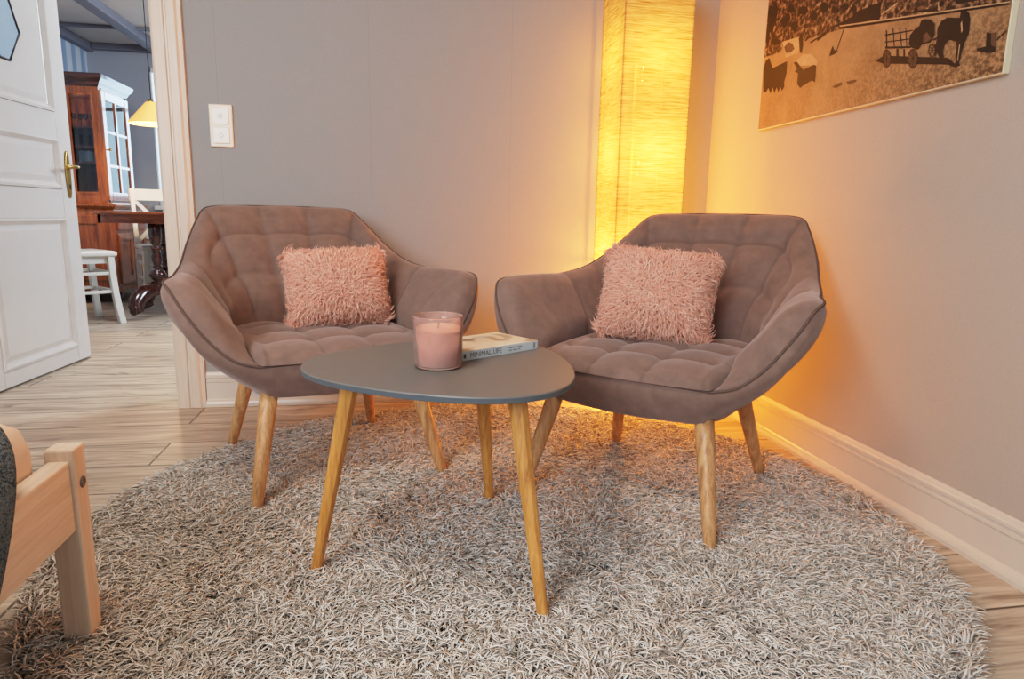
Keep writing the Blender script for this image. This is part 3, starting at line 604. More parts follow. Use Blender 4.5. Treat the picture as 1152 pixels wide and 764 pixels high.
PIC=[('crowd',[(-0.007,0.501),(-0.007,0.393),(0.002,0.262),(0.113,0.256),(0.14,0.29),(0.244,0.288),(0.387,0.268),(0.479,0.269),(0.576,0.281),(0.608,0.304)]),
('crowd',[(0.606,0.31),(0.498,0.281),(0.503,0.248),(0.747,0.205),(0.919,0.175),(1.047,0.153),(1.046,0.196)]),
('dark',[(0.387,0.268),(0.62,0.234),(0.618,0.278),(0.576,0.281),(0.51,0.273)]),
('dark',[(0.503,0.25),(0.619,0.232),(0.618,0.275),(0.575,0.28),(0.498,0.281)]),
('dark',[(0.706,0.225),(0.832,0.203),(0.834,0.195),(0.69,0.224)]),
('dark',[(0.889,0.194),(0.973,0.181),(0.965,0.202),(0.89,0.217)]),
('dark',[(0.441,0.25),(1.048,0.148),(1.046,0.153),(0.439,0.257)]),
('light',[(0.44,0.258),(1.047,0.153),(1.046,0.156),(0.438,0.262)]),
('light',[(0.625,0.241),(0.686,0.254),(0.683,0.258),(0.622,0.244)]),
('light',[(0.84,0.194),(0.834,0.215),(0.831,0.216),(0.837,0.195)]),
('dark',[(-0.006,0.386),(0.023,0.391),(0.062,0.363),(0.064,0.421),(0.015,0.441),(-0.001,0.427)]),
('dark',[(0.055,0.359),(0.051,0.343),(0.037,0.339),(0.02,0.35),(0.011,0.37),(0.014,0.386),(0.029,0.389),(0.045,0.378)]),
('dark',[(0.07,0.408),(0.069,0.387),(0.059,0.381),(0.046,0.393),(0.037,0.417),(0.038,0.437),(0.049,0.443),(0.062,0.431)]),
('dark',[(0.142,0.348),(0.137,0.337),(0.122,0.335),(0.105,0.345),(0.096,0.36),(0.101,0.371),(0.116,0.372),(0.133,0.362)]),
('dark',[(0.211,0.318),(0.206,0.308),(0.19,0.307),(0.173,0.316),(0.164,0.331),(0.169,0.341),(0.185,0.342),(0.202,0.333)]),
('dark',[(0.032,0.328),(0.03,0.307),(0.019,0.301),(0.006,0.313),(-0.003,0.337),(-0.002,0.358),(0.009,0.364),(0.023,0.352)]),
('dark',[(0.105,0.293),(0.097,0.286),(0.074,0.287),(0.05,0.297),(0.038,0.309),(0.047,0.316),(0.07,0.314),(0.094,0.305)]),
('dark',[(0.159,0.36),(0.155,0.351),(0.141,0.35),(0.126,0.358),(0.118,0.371),(0.123,0.381),(0.136,0.381),(0.151,0.373)]),
('dark',[(0.262,0.354),(0.255,0.346),(0.234,0.348),(0.211,0.358),(0.2,0.371),(0.208,0.38),(0.229,0.378),(0.252,0.367)]),
('dark',[(0.317,0.323),(0.312,0.315),(0.298,0.314),(0.281,0.323),(0.273,0.335),(0.278,0.344),(0.293,0.344),(0.309,0.335)]),
('dark',[(0.373,0.334),(0.367,0.324),(0.351,0.324),(0.333,0.334),(0.324,0.348),(0.329,0.357),(0.346,0.357),(0.364,0.347)]),
('dark',[(0.18,0.383),(0.175,0.374),(0.159,0.374),(0.141,0.383),(0.132,0.396),(0.137,0.405),(0.154,0.405),(0.171,0.395)]),
('dark',[(0.423,0.31),(0.419,0.303),(0.407,0.304),(0.394,0.31),(0.387,0.32),(0.391,0.326),(0.403,0.325),(0.417,0.319)]),
('dark',[(0.475,0.305),(0.47,0.299),(0.458,0.299),(0.444,0.306),(0.437,0.316),(0.441,0.322),(0.454,0.322),(0.468,0.315)]),
('dark',[(0.512,0.29),(0.509,0.283),(0.501,0.282),(0.491,0.288),(0.485,0.297),(0.488,0.304),(0.497,0.305),(0.507,0.299)]),
('dark',[(0.0,0.219),(0.016,0.247),(0.039,0.254),(0.069,0.211),(0.114,0.214),(0.161,0.216),(0.164,0.175),(0.153,0.148),(0.157,0.132),(0.144,0.119),(0.132,0.136),(0.122,0.117),(0.107,0.138),(0.096,0.119),(0.08,0.143),(0.068,0.123),(0.051,0.145),(0.035,0.132),(0.016,0.139)]),
('light',[(0.119,0.29),(0.225,0.281),(0.228,0.23),(0.15,0.23)]),
('mid',[(0.133,0.269),(0.158,0.28),(0.186,0.268),(0.2,0.248),(0.18,0.241),(0.148,0.245)]),
('dark',[(0.22,0.28),(0.243,0.28),(0.251,0.247),(0.247,0.223),(0.234,0.229)]),
('dark',[(0.262,0.257),(0.294,0.266),(0.288,0.27),(0.256,0.262)]),
('dark',[(0.292,0.244),(0.365,0.253),(0.36,0.258),(0.287,0.249)]),
('dark',[(0.33,0.242),(0.376,0.253),(0.37,0.258),(0.325,0.247)]),
('light',[(0.219,0.207),(0.255,0.218),(0.301,0.209),(0.341,0.178),(0.336,0.165),(0.241,0.185)]),
('dark',[(0.241,0.185),(0.264,0.166),(0.321,0.171),(0.336,0.165),(0.338,0.113),(0.32,0.122),(0.272,0.114),(0.255,0.109),(0.235,0.127),(0.235,0.161),(0.213,0.171),(0.227,0.177),(0.202,0.203),(0.223,0.2)]),
('dark',[(0.459,0.247),(0.434,0.19),(0.438,0.188),(0.463,0.246)]),
('dark',[(0.406,0.196),(0.414,0.209),(0.423,0.194),(0.443,0.186),(0.427,0.18),(0.401,0.18)]),
('mid',[(0.431,0.081),(0.451,0.087),(0.476,0.088),(0.482,0.079),(0.453,0.074)]),
('mid',[(0.498,0.084),(0.525,0.085),(0.548,0.081),(0.543,0.076),(0.512,0.073)]),
('dark',[(0.62,0.12),(0.655,0.126),(0.787,0.094),(0.888,0.07),(0.914,0.05),(0.891,0.053),(0.768,0.08),(0.653,0.105)]),
('dark',[(0.649,0.18),(0.757,0.166),(0.755,0.169),(0.648,0.184)]),
('dark',[(0.652,0.161),(0.752,0.146),(0.751,0.149),(0.651,0.164)]),
('dark',[(0.657,0.144),(0.756,0.123),(0.755,0.128),(0.655,0.15)]),
('dark',[(0.65,0.194),(0.66,0.143),(0.665,0.142),(0.655,0.193)]),
('dark',[(0.676,0.193),(0.692,0.135),(0.695,0.135),(0.68,0.192)]),
('dark',[(0.702,0.188),(0.721,0.129),(0.724,0.128),(0.706,0.188)]),
('dark',[(0.726,0.181),(0.74,0.126),(0.743,0.126),(0.729,0.18)]),
('dark',[(0.701,0.134),(0.705,0.109),(0.714,0.107),(0.71,0.131)]),
('dark',[(0.728,0.127),(0.732,0.104),(0.738,0.102),(0.734,0.126)]),
('dark',[(0.833,0.123),(0.861,0.127),(0.858,0.131),(0.83,0.127)]),
('dark',[(0.838,0.112),(0.858,0.078),(0.868,0.079),(0.848,0.112)]),
('mid',[(0.683,0.112),(0.683,0.101),(0.678,0.093),(0.671,0.092),(0.663,0.097),(0.655,0.107),(0.651,0.119),(0.651,0.13),(0.656,0.138),(0.663,0.139),(0.671,0.134),(0.679,0.124)]),
('dark',[(0.685,0.112),(0.685,0.102),(0.681,0.104),(0.681,0.113)]),
('dark',[(0.685,0.102),(0.683,0.095),(0.68,0.098),(0.681,0.104)]),
('dark',[(0.683,0.095),(0.678,0.091),(0.676,0.094),(0.68,0.098)]),
('dark',[(0.678,0.091),(0.671,0.09),(0.671,0.093),(0.676,0.094)]),
('dark',[(0.671,0.09),(0.664,0.094),(0.665,0.096),(0.671,0.093)]),
('dark',[(0.664,0.094),(0.657,0.1),(0.66,0.102),(0.665,0.096)]),
('dark',[(0.657,0.1),(0.652,0.109),(0.656,0.11),(0.66,0.102)]),
('dark',[(0.652,0.109),(0.649,0.12),(0.653,0.119),(0.656,0.11)]),
('dark',[(0.649,0.12),(0.649,0.129),(0.653,0.127),(0.653,0.119)]),
('dark',[(0.649,0.129),(0.651,0.136),(0.655,0.134),(0.653,0.127)]),
('dark',[(0.651,0.136),(0.656,0.141),(0.658,0.138),(0.655,0.134)]),
('dark',[(0.656,0.141),(0.663,0.141),(0.663,0.138),(0.658,0.138)]),
('dark',[(0.663,0.141),(0.67,0.137),(0.669,0.135),(0.663,0.138)]),
('dark',[(0.67,0.137),(0.677,0.131),(0.674,0.129),(0.669,0.135)]),
('dark',[(0.677,0.131),(0.682,0.122),(0.678,0.121),(0.674,0.129)]),
('dark',[(0.682,0.122),(0.685,0.112),(0.681,0.113),(0.678,0.121)]),
('dark',[(0.649,0.119),(0.685,0.111),(0.685,0.113),(0.649,0.12)]),
('dark',[(0.65,0.136),(0.682,0.095),(0.684,0.095),(0.652,0.137)]),
('dark',[(0.662,0.141),(0.67,0.091),(0.673,0.09),(0.664,0.141)]),
('dark',[(0.676,0.131),(0.656,0.101),(0.658,0.1),(0.678,0.13)]),
('mid',[(0.786,0.09),(0.785,0.079),(0.781,0.071),(0.772,0.07),(0.763,0.075),(0.755,0.085),(0.751,0.098),(0.751,0.109),(0.756,0.117),(0.764,0.118),(0.774,0.113),(0.781,0.103)]),
('dark',[(0.788,0.09),(0.788,0.08),(0.784,0.082),(0.784,0.09)]),
('dark',[(0.788,0.08),(0.785,0.073),(0.782,0.075),(0.784,0.082)]),
('dark',[(0.785,0.073),(0.78,0.069),(0.778,0.071),(0.782,0.075)]),
('dark',[(0.78,0.069),(0.773,0.068),(0.772,0.071),(0.778,0.071)]),
('dark',[(0.773,0.068),(0.765,0.072),(0.766,0.074),(0.772,0.071)]),
('dark',[(0.765,0.072),(0.758,0.079),(0.76,0.08),(0.766,0.074)]),
('dark',[(0.758,0.079),(0.752,0.088),(0.755,0.088),(0.76,0.08)]),
('dark',[(0.752,0.088),(0.749,0.098),(0.752,0.097),(0.755,0.088)]),
('dark',[(0.749,0.098),(0.748,0.108),(0.752,0.106),(0.752,0.097)]),
('dark',[(0.748,0.108),(0.751,0.115),(0.754,0.113),(0.752,0.106)]),
('dark',[(0.751,0.115),(0.757,0.119),(0.759,0.116),(0.754,0.113)]),
('dark',[(0.757,0.119),(0.764,0.119),(0.765,0.117),(0.759,0.116)]),
('dark',[(0.764,0.119),(0.772,0.116),(0.771,0.114),(0.765,0.117)]),
('dark',[(0.772,0.116),(0.779,0.109),(0.777,0.108),(0.771,0.114)]),
('dark',[(0.779,0.109),(0.785,0.1),(0.781,0.099),(0.777,0.108)]),
('dark',[(0.785,0.1),(0.788,0.09),(0.784,0.09),(0.781,0.099)]),
('dark',[(0.749,0.097),(0.788,0.089),(0.788,0.09),(0.748,0.099)]),
('dark',[(0.75,0.115),(0.784,0.073),(0.786,0.073),(0.752,0.115)]),
('dark',[(0.763,0.12),(0.772,0.068),(0.774,0.068),(0.765,0.119)]),
('dark',[(0.778,0.109),(0.756,0.079),(0.759,0.078),(0.78,0.108)]),
('dark',[(0.846,0.097),(0.846,0.09),(0.843,0.092),(0.843,0.098)]),
('dark',[(0.846,0.09),(0.844,0.086),(0.842,0.088),(0.843,0.092)]),
('dark',[(0.844,0.086),(0.841,0.083),(0.839,0.085),(0.842,0.088)]),
('dark',[(0.841,0.083),(0.836,0.083),(0.836,0.085),(0.839,0.085)]),
('dark',[(0.836,0.083),(0.831,0.085),(0.832,0.087),(0.836,0.085)]),
('dark',[(0.831,0.085),(0.826,0.09),(0.828,0.091),(0.832,0.087)]),
('dark',[(0.826,0.09),(0.822,0.096),(0.825,0.096),(0.828,0.091)]),
('dark',[(0.822,0.096),(0.82,0.103),(0.823,0.102),(0.825,0.096)]),
('dark',[(0.82,0.103),(0.82,0.109),(0.823,0.107),(0.823,0.102)]),
('dark',[(0.82,0.109),(0.822,0.114),(0.824,0.112),(0.823,0.107)]),
('dark',[(0.822,0.114),(0.825,0.117),(0.827,0.114),(0.824,0.112)]),
('dark',[(0.825,0.117),(0.83,0.117),(0.831,0.114),(0.827,0.114)]),
('dark',[(0.83,0.117),(0.835,0.114),(0.834,0.112),(0.831,0.114)]),
('dark',[(0.835,0.114),(0.84,0.11),(0.838,0.108),(0.834,0.112)]),
('dark',[(0.84,0.11),(0.844,0.104),(0.841,0.103),(0.838,0.108)]),
('dark',[(0.844,0.104),(0.846,0.097),(0.843,0.098),(0.841,0.103)]),
('dark',[(0.82,0.102),(0.846,0.096),(0.846,0.098),(0.82,0.103)]),
('dark',[(0.821,0.114),(0.844,0.085),(0.845,0.086),(0.822,0.114)]),
('dark',[(0.829,0.117),(0.835,0.083),(0.837,0.082),(0.831,0.117)]),
('dark',[(0.839,0.11),(0.825,0.09),(0.827,0.089),(0.841,0.109)]),
('dark',[(0.747,0.134),(0.747,0.157),(0.763,0.169),(0.778,0.173),(0.782,0.185),(0.796,0.185),(0.815,0.179),(0.831,0.165),(0.835,0.137),(0.824,0.121),(0.797,0.124),(0.783,0.113),(0.761,0.122)]),
('mid',[(0.796,0.145),(0.807,0.151),(0.826,0.129),(0.812,0.125),(0.799,0.126)]),
('dark',[(0.845,0.126),(0.842,0.151),(0.853,0.166),(0.871,0.169),(0.9,0.16),(0.91,0.158),(0.91,0.169),(0.915,0.174),(0.927,0.169),(0.937,0.161),(0.943,0.145),(0.944,0.113),(0.934,0.092),(0.93,0.074),(0.926,0.049),(0.932,0.043),(0.915,0.042),(0.891,0.053),(0.914,0.052),(0.913,0.082),(0.909,0.103),(0.885,0.113),(0.874,0.105),(0.869,0.092),(0.876,0.073),(0.861,0.076),(0.855,0.098),(0.846,0.08),(0.841,0.102)]),
('light',[(0.915,0.143),(0.918,0.149),(0.924,0.125),(0.921,0.12)]),
('light',[(0.919,0.094),(0.92,0.056),(0.922,0.055),(0.922,0.093)]),
('dark',[(0.996,0.103),(1.009,0.097),(1.013,0.072),(1.027,0.062),(1.026,0.053),(1.004,0.055),(0.975,0.067),(0.974,0.072),(0.999,0.071)]),
('mid',[(1.009,0.097),(1.022,0.097),(1.027,0.062),(1.014,0.07)]),
('dark',[(1.028,0.077),(1.049,0.092),(1.046,0.094),(1.025,0.079)])]

# ------------------------------------------------------------------ armchairs
def rim_controls():
    return [(.243,-.266,.400),(.302,-.264,.420),(.357,-.247,.470),(.408,-.226,.545),(.438,-.190,.604),(.447,-.134,.618),(.420,-.024,.621),(.399,.113,.620),(.369,.246,.642),(.336,.373,.698),(.291,.471,.774),(.255,.519,.813),(.15,.545,.822),(0,.555,.824)]
JC = [(.246,-.255,.400),(.268,-.15,.405),(.272,0,.41),(.262,.13,.415),(.228,.225,.42),(.12,.262,.42),(0,.268,.42)]
BC = [(.222,-.235,.315),(.243,-.12,.308),(.243,.08,.308),(.205,.225,.312),(.10,.27,.315),(0,.275,.315)]
def armchair(name, label, loc, rz):
    t = thing(name, label, 'armchair', loc, rz, 'pair of mauve tufted armchairs')
    H = 110
    R = catmull(rim_controls(), H); J = catmull(JC, H); B = catmull(BC, H)
    mir = lambda A: np.concatenate([A*[-1,1,1], A[::-1][1:]])      # left front corner -> back -> right front corner
    R, J, B = mir(R), mir(J), mir(B); N = len(R)
    cen = np.array([0, -.05, .85])
    # ---- inner back and arms
    VR = 44; v = np.linspace(0, 1, VR+1)
    mid = J*.4+R*.6; s = np.r_[0, np.cumsum(np.linalg.norm(np.diff(mid, axis=0), axis=1))]; s -= s[N//2]
    tang = np.gradient(R*.6+J*.4, axis=0); wid = np.linalg.norm(R-J, axis=1)
    nrm = np.cross(tang, R-J); nrm /= np.linalg.norm(nrm, axis=1, keepdims=True)+1e-9
    sgn = np.sign(np.einsum('ij,ij->i', nrm, cen-mid)); nrm *= sgn[:, None]
    for i in (0, 1, 2): nrm[i] = nrm[3]; nrm[N-1-i] = nrm[N-4]
    th = np.minimum(.052, .24*wid); backness = np.clip((.42-np.abs(s))/.14, 0, 1)
    SC = (-.225,-.075,.075,.225); AC = (-.60,-.47,.47,.60); RV = (.40,.73)
    g = lambda d, w: np.exp(-(d/w)**2)
    V = np.zeros((VR+1, N, 3)); SE = np.zeros((VR+1, N))
    pv = np.sin(np.minimum(1, v*3.2)*PI/2)**.8*np.sqrt(np.maximum(0, 1-np.clip((v-.72)/.28, 0, 1)**2.2))
    for k in range(VR+1):
        base = J*(1-v[k])+R*v[k]
        hh = wid*v[k]
        puff = np.ones(N); seam = np.zeros(N)
        dcol = np.min([np.abs(s-c) for c in SC], axis=0); drow = np.min([np.abs(v[k]-r)*wid for r in RV], axis=0)
        darm = np.min([np.abs(s-c) for c in AC], axis=0)
        gr = .024*(1-(1-np.exp(-dcol/.028))*(1-backness*np.exp(-drow/.030)))*np.clip((.5-np.abs(s))/.12, 0, 1)
        gr += .010*np.exp(-darm/.022)*(v[k] < .97)
        gr += .012*backness*g(dcol, .02)*g(drow, .02)
        SE[k] = np.maximum(np.maximum(g(dcol, .005)*np.clip((.5-np.abs(s))/.1, 0, 1), g(drow, .005)*backness), .7*g(darm, .005))
        damp = np.clip((1-v[k])/.12, 0, 1)**.6*np.clip(v[k]/.08, 0, 1)
        V[k] = base + nrm*((th*pv[k]) - gr*damp*np.minimum(1, wid/.2))[:, None]
    F = [(k*N+j, k*N+j+1, (k+1)*N+j+1, (k+1)*N+j) for k in range(VR) for j in range(N-1)]
    o = mesh_obj('backrest', V.reshape(-1, 3), F, M['fabric'], t, True)
    a = o.data.attributes.new('seam', 'FLOAT', 'POINT'); a.data.foreach_set('value', SE.ravel().astype(np.float32))
    # ---- outer shell, closed round the front under the seat edge
    nf = 40; x = np.linspace(.243, -.243, nf+2)[1:-1]
    Rf = np.stack([x, -.266-.018*(1-(x/.243)**2), .400+.006*(1-(x/.243)**2)], 1)
    Bf = np.stack([x/.243*.222, -.235-.018*(1-(x/.243)**2), .315-.006*(1-(x/.243)**2)], 1)
    RA, BA = np.concatenate([R, Rf]), np.concatenate([B, Bf]); n = len(RA)
    out = (RA+BA)/2-np.array([0, 0, .5]); out[:, 2] = 0; out /= np.linalg.norm(out, axis=1, keepdims=True)
    rows = []
    lenn = np.linalg.norm(RA-BA, axis=1)
    for w in np.linspace(0, 1, 15): rows.append(RA*(1-w)+BA*w + out*(np.minimum(.052, np.maximum(lenn-.07,.04)*.26)*math.sin(PI*w**.75))[:, None])
    for k, dz in ((.97,-.010),(.90,-.015),(.5,-.016),(.05,-.016)): rows.append(BA*[k,k,1]+[0,0,dz])
    V = np.concatenate(rows); F = [(k*n+j, (k+1)*n+j, (k+1)*n+(j+1) % n, k*n+(j+1) % n) for k in range(len(rows)-1) for j in range(n)]
    F.append(tuple((len(rows)-1)*n+j for j in range(n)))
    mesh_obj('shell', V, F, M['fabric'], t, True)
    # ---- piping along the whole rim and front edge
    MB().tube([tuple(p) for p in RA], .0036, 8, closed=True).build('piping', M['piping'], t)
    # ---- tufted seat
    G = 84; VV = []; SE = []
    for j in range(G+1):
        w = j/G*2-1
        for i in range(G+1):
            u = i/G*2-1
            q = 1-.10*max(0, w)**4
            xx = u*(.268-.02*max(0, w)**3-.030*max(0,-w)**4)*q; yy = -.004+.272*w-(.020*(1-u*u) if w < 0 else 0)*abs(w)**3 
            if w > 0: yy -= .02*(u**4)*w
            e = max(abs(u), abs(w)); ev = max(abs(u)**10, abs(w)**(10 if w > 0 else 6))
            z = .405+.048*math.sqrt(max(0, 1-ev))*(1 if w < 0 else 1)
            cx = min(abs(xx-c) for c in (-.225,-.075,.075,.225)); cy = min(abs(yy-c) for c in (-.135,.005,.145))
            gr = .017*(1-(1-math.exp(-cx/.028))*(1-math.exp(-cy/.028)))+.014*math.exp(-(cx/.022)**2)*math.exp(-(cy/.022)**2)
            if abs(xx) > .2: gr *= max(0, 1-(abs(xx)-.2)/.03)
            z -= gr*min(1, (1-e)/.10)
            z += .008*(1-u*u)*(1-w*w)
            VV.append((xx, yy, z)); SE.append(max(math.exp(-(cx/.005)**2), math.exp(-(cy/.005)**2)))
    F = [(j*(G+1)+i, j*(G+1)+i+1, (j+1)*(G+1)+i+1, (j+1)*(G+1)+i) for j in range(G) for i in range(G)]
    o = mesh_obj('seat', VV, F, M['fabric'], t, True)
    a = o.data.attributes.new('seam', 'FLOAT', 'POINT'); a.data.foreach_set('value', np.array(SE, dtype=np.float32))
    for sx in (-1, 1):
        for (bx, by), (tx, ty) in (((.276,-.29),(.213,-.208)),((.25,.29),(.19,.195))):
            P = [np.array([sx*bx,by,.008])*(1-k)+np.array([sx*tx,ty,.312])*k for k in np.linspace(0,1,9)]
            MB().tube([tuple(p) for p in P], [.0135+.0105*min(1, k*1.15)**.8 for k in np.linspace(0,1,9)], 20).build('leg', M['oak'], t)
    return t
CA = (-.22, 2.125, .371); CB = (.746, 1.782, -.768)
chA = armchair('armchair', 'mauve tufted armchair on the left, between the doorway and the coffee table', (CA[0],CA[1],0), CA[2])
chB = armchair('armchair', 'mauve tufted armchair on the right, in front of the glowing paper lamp', (CB[0],CB[1],0), CB[2])
def W3(ch, lx, ly, lz=0):
    c, s = math.cos(ch[2]), math.sin(ch[2]); return (ch[0]+c*lx-s*ly, ch[1]+s*lx+c*ly, lz)
FEET = []
for ch in (CA, CB):
    for sx in (-1, 1):
        for by, bx in ((-.29,.276),(.29,.25)): p = W3(ch, sx*bx, by); FEET.append((p[0], p[1], .017))

# ------------------------------------------------------------------ coffee table
TC = (.12, 1.458); TZ = .478
tb = thing('coffee_table', 'low coffee table with rounded triangular grey top and three bamboo legs', 'table', (TC[0], TC[1], 0))
def outline(k, z, n=120):
    out = []
    for i in range(n):
        a = 2*PI*i/n; r = (.293*(1+.09*math.cos(3*(a-1.025))+.008*math.cos(6*(a-1.025))))-k
        out.append((r*math.cos(a), r*math.sin(a), z))
    return out
m = MB(); m.loft([outline(e, z) for e, z in ((.0035,TZ-.0015),(.0012,TZ-.0004),(.004,TZ))], smooth=True)
m = MB(); m.loft([outline(.0,TZ-.003), outline(.0006,TZ-.001), outline(.002,TZ)], smooth=False); m.build('table_top', M['table'], tb)
m = MB(); m.loft([outline(.006,TZ-.015), outline(.001,TZ-.013), outline(.0,TZ-.0031)], smooth=False); m.build('top_edge', M['table_edge'], tb)
for bx, by in ((-.183,1.411),(.255,1.739),(.283,1.167)):
    cx, cy = .118, 1.439; k = .70
    b_ = np.array([bx-TC[0], by-TC[1], .008]); t_ = np.array([cx+(bx-cx)*k-TC[0], cy+(by-cy)*k-TC[1], TZ-.0145])
    an = math.atan2(by-cy, bx-cx); rings = []
    for q in np.linspace(0, 1, 8):
        p = b_*(1-q)+t_*q; hw = .0115+.0085*q; ch_ = .35
        sec = [(hw,-hw*ch_),(hw,hw*ch_),(hw*ch_,hw),(-hw*ch_,hw),(-hw,hw*ch_),(-hw,-hw*ch_),(-hw*ch_,-hw),(hw*ch_,-hw)]
        rings.append([(p[0]+u*math.cos(an)-w*math.sin(an), p[1]+u*math.sin(an)+w*math.cos(an), p[2]) for u, w in sec])
    MB().loft(rings, smooth=False).build('leg', M['bamboo'], tb, .0015)
    FEET.append((bx, by, .015))
# candle
cd = thing('candle', 'pink glass jar candle standing on the grey coffee table', 'candle', (.091, 1.42, TZ))
MB().lathe([(.001,.0004),(.046,.0004),(.051,.003),(.053,.008),(.0535,.05),(.0535,.110),(.0530,.113),(.0522,.1135),(.0516,.111),(.0516,.008),(.048,.006),(.001,.006)], n=56, cap=False).build('glass_jar', M['jar'], cd)
MB().lathe([(.001,.0064),(.047,.0064),(.0513,.0085),(.0513,.081),(.049,.0795),(.001,.0800)], n=48, cap=False).build('wax', M['wax'], cd)
MB().tube([(0,0,.08),(.001,0,.088),(.003,.001,.093)], .0012, 6).build('wick', M['black'], cd)
# book
ba = math.atan2(.545, .838)
bk = thing('book', 'thin pale book with a photo cover lying behind the candle', 'book', (.349-.12*.838-.0765*.545, 1.595-.12*.545+.0765*.838, TZ), ba)
HX, HY, BT = .12, .0765, .022
m = MB(); m.box(-HX+.003,HX-.003,-HY+.004,HY-.003,.0022,BT-.002); m.build('pages', M['white_paper'], bk)
m = MB(); m.box(-HX,HX,-HY,HY,BT-.002,BT); m.build('front_cover', M['cover'], bk, .0006)
m = MB(); m.box(-HX,HX,-HY,HY,.0003,.0022); m.build('back_cover', M['book_blue'], bk, .0006)
m = MB(); m.box(-HX,HX,-HY-.0012,-HY+.0015,.0003,BT-.0002); sp = m.build('spine', M['book_blue'], bk, .0006)
def text(name, body, size, loc, parent, mat, xs=1.0, rot=(PI/2,0,0)):
    cu = bpy.data.curves.new(name, 'FONT'); cu.body = body; cu.size = size; cu.extrude = .0001; cu.align_y = 'CENTER'
    tmp = bpy.data.objects.new(name, cu); COL.objects.link(tmp); dg = bpy.context.evaluated_depsgraph_get()
    me = bpy.data.meshes.new_from_object(tmp.evaluated_get(dg)); bpy.data.objects.remove(tmp); me.materials.clear(); me.materials.append(mat)
    o = link(bpy.data.objects.new(name, me), parent); o.location = loc; o.rotation_euler = rot; o.scale = (xs, 1, 1); return o
text('spine_title', 'MINIMAL LIFE', .0165, (-HX+.022,-HY-.0014,BT*.5), sp, M['ink'], .98)
m = MB()
for z, seq in ((BT*.64, (.012,.010,.016)), (BT*.36, (.010,.014,.008))):
    x = .022
    for L in seq: m.box(x, x+L, -HY-.0016, -HY-.0011, z-.0015, z+.0015); x += L+.003
m.build('spine_small_print', M['ink_pale'], sp)
MB().box(HX-.016,HX-.009,-HY-.0016,-HY-.0011,.004,.018).build('spine_logo', M['ink_pale'], sp)
m = MB(); m.box(-HX+.003,-HX+.010,-HY-.0016,-HY-.0011,.006,.016); m.build('spine_emblem', M['ink'], sp)
m = MB(); ph = [( -.02+.028*math.cos(a)*(1+.2*math.sin(3*a)), .030+.014*math.sin(a), BT+.0003) for a in [2*PI*k/20 for k in range(20)]]; m.add(ph, [tuple(range(20))])
m.build('cover_picture', plain('cover_photo_brown', sg(150,122,96), .4, .3, 120), bk)
m = MB(); m.box(.01,.055,.035,.052,BT+.0001,BT+.0003); m.build('cover_patch', plain('cover_photo_grey', sg(196,190,176), .4, .12, 90), bk)

# rug pile (needs the feet)
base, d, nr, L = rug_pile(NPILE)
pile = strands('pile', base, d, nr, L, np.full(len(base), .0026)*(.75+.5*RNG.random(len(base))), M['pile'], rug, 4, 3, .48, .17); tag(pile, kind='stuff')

# ------------------------------------------------------------------ cushions
def cushion(name, label, hw, hh, th, first=None):
    G = 36
    c = thing(name, label, 'cushion', group='fluffy pink cushions')
    def surf(u, w, sgn):
        e = (1-min(1, abs(u)**2.6))*(1-min(1, abs(w)**2.6))
        x = u*hw*(1-.05*(1-w*w)); z = w*hh*(1-.05*(1-u*u))
        return (x, sgn*th/2*max(0, e)**.55, z)
    V = []; F = []
    for sgn in (-1, 1):
        b = len(V)
        for j in range(G+1):
            for i in range(G+1): V.append(surf(i/G*2-1, j/G*2-1, sgn))
        for j in range(G):
            for i in range(G):
                q = (b+j*(G+1)+i, b+j*(G+1)+i+1, b+(j+1)*(G+1)+i+1, b+(j+1)*(G+1)+i); F.append(q if sgn < 0 else q[::-1])
    bm = bmesh.new(); me = bpy.data.meshes.new('cushion_body'); me.from_pydata(V, [], F); bm.from_mesh(me); bmesh.ops.remove_doubles(bm, verts=bm.verts, dist=1e-5); bm.to_mesh(me); bm.free()
    me.polygons.foreach_set('use_smooth', [True]*len(me.polygons)); me.materials.append(M['cushion']); link(bpy.data.objects.new('cushion_body', me), c)
    n = NFUR; u = RNG.uniform(-1, 1, n); w = RNG.uniform(-1, 1, n); edge = RNG.random(n) < .22
    k = RNG.integers(0, 4, n); u = np.where(edge & (k == 0), 1, np.where(edge & (k == 1), -1, u)); w = np.where(edge & (k == 2), 1, np.where(edge & (k == 3), -1, w))
    sg_ = np.where(RNG.random(n) < .78, -1, 1)
    P = np.array([surf(a, b_, s_) for a, b_, s_ in zip(u, w, sg_)])
    E = 1e-3
    P1 = np.array([surf(a*.985, b_, s_) for a, b_, s_ in zip(u, w, sg_)]); P2 = np.array([surf(a, b_*.985, s_) for a, b_, s_ in zip(u, w, sg_)])
    nr = np.stack([u**5*.9, sg_*(1-.8*np.maximum(np.abs(u), np.abs(w))**6), w**5*.9], 1); nr /= np.linalg.norm(nr, axis=1, keepdims=True)
    dr_ = np.stack([u*.9+RNG.normal(0,.55,n), np.zeros(n), w*.7-.15+RNG.normal(0,.55,n)], 1); dr_ -= nr*np.einsum('ij,ij->i', dr_, nr)[:, None]; dr_ /= np.linalg.norm(dr_, axis=1, keepdims=True)+1e-9
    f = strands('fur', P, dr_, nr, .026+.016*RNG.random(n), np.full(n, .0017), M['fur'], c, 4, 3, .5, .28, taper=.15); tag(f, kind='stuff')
    return c
c1 = cushion('cushion', 'fluffy pink fur cushion on the left armchair', .146, .112, .12)
c1.location = W3(CA, .072, .085, .566); c1.rotation_euler = (math.radians(-20), math.radians(-2), CA[2]-.10)
c2 = cushion('cushion', 'fluffy pink fur cushion on the right armchair by the lamp', .150, .124, .12)
c2.location = W3(CB, -.045, .085, .580); c2.rotation_euler = (math.radians(-20), math.radians(4), CB[2]+.28)

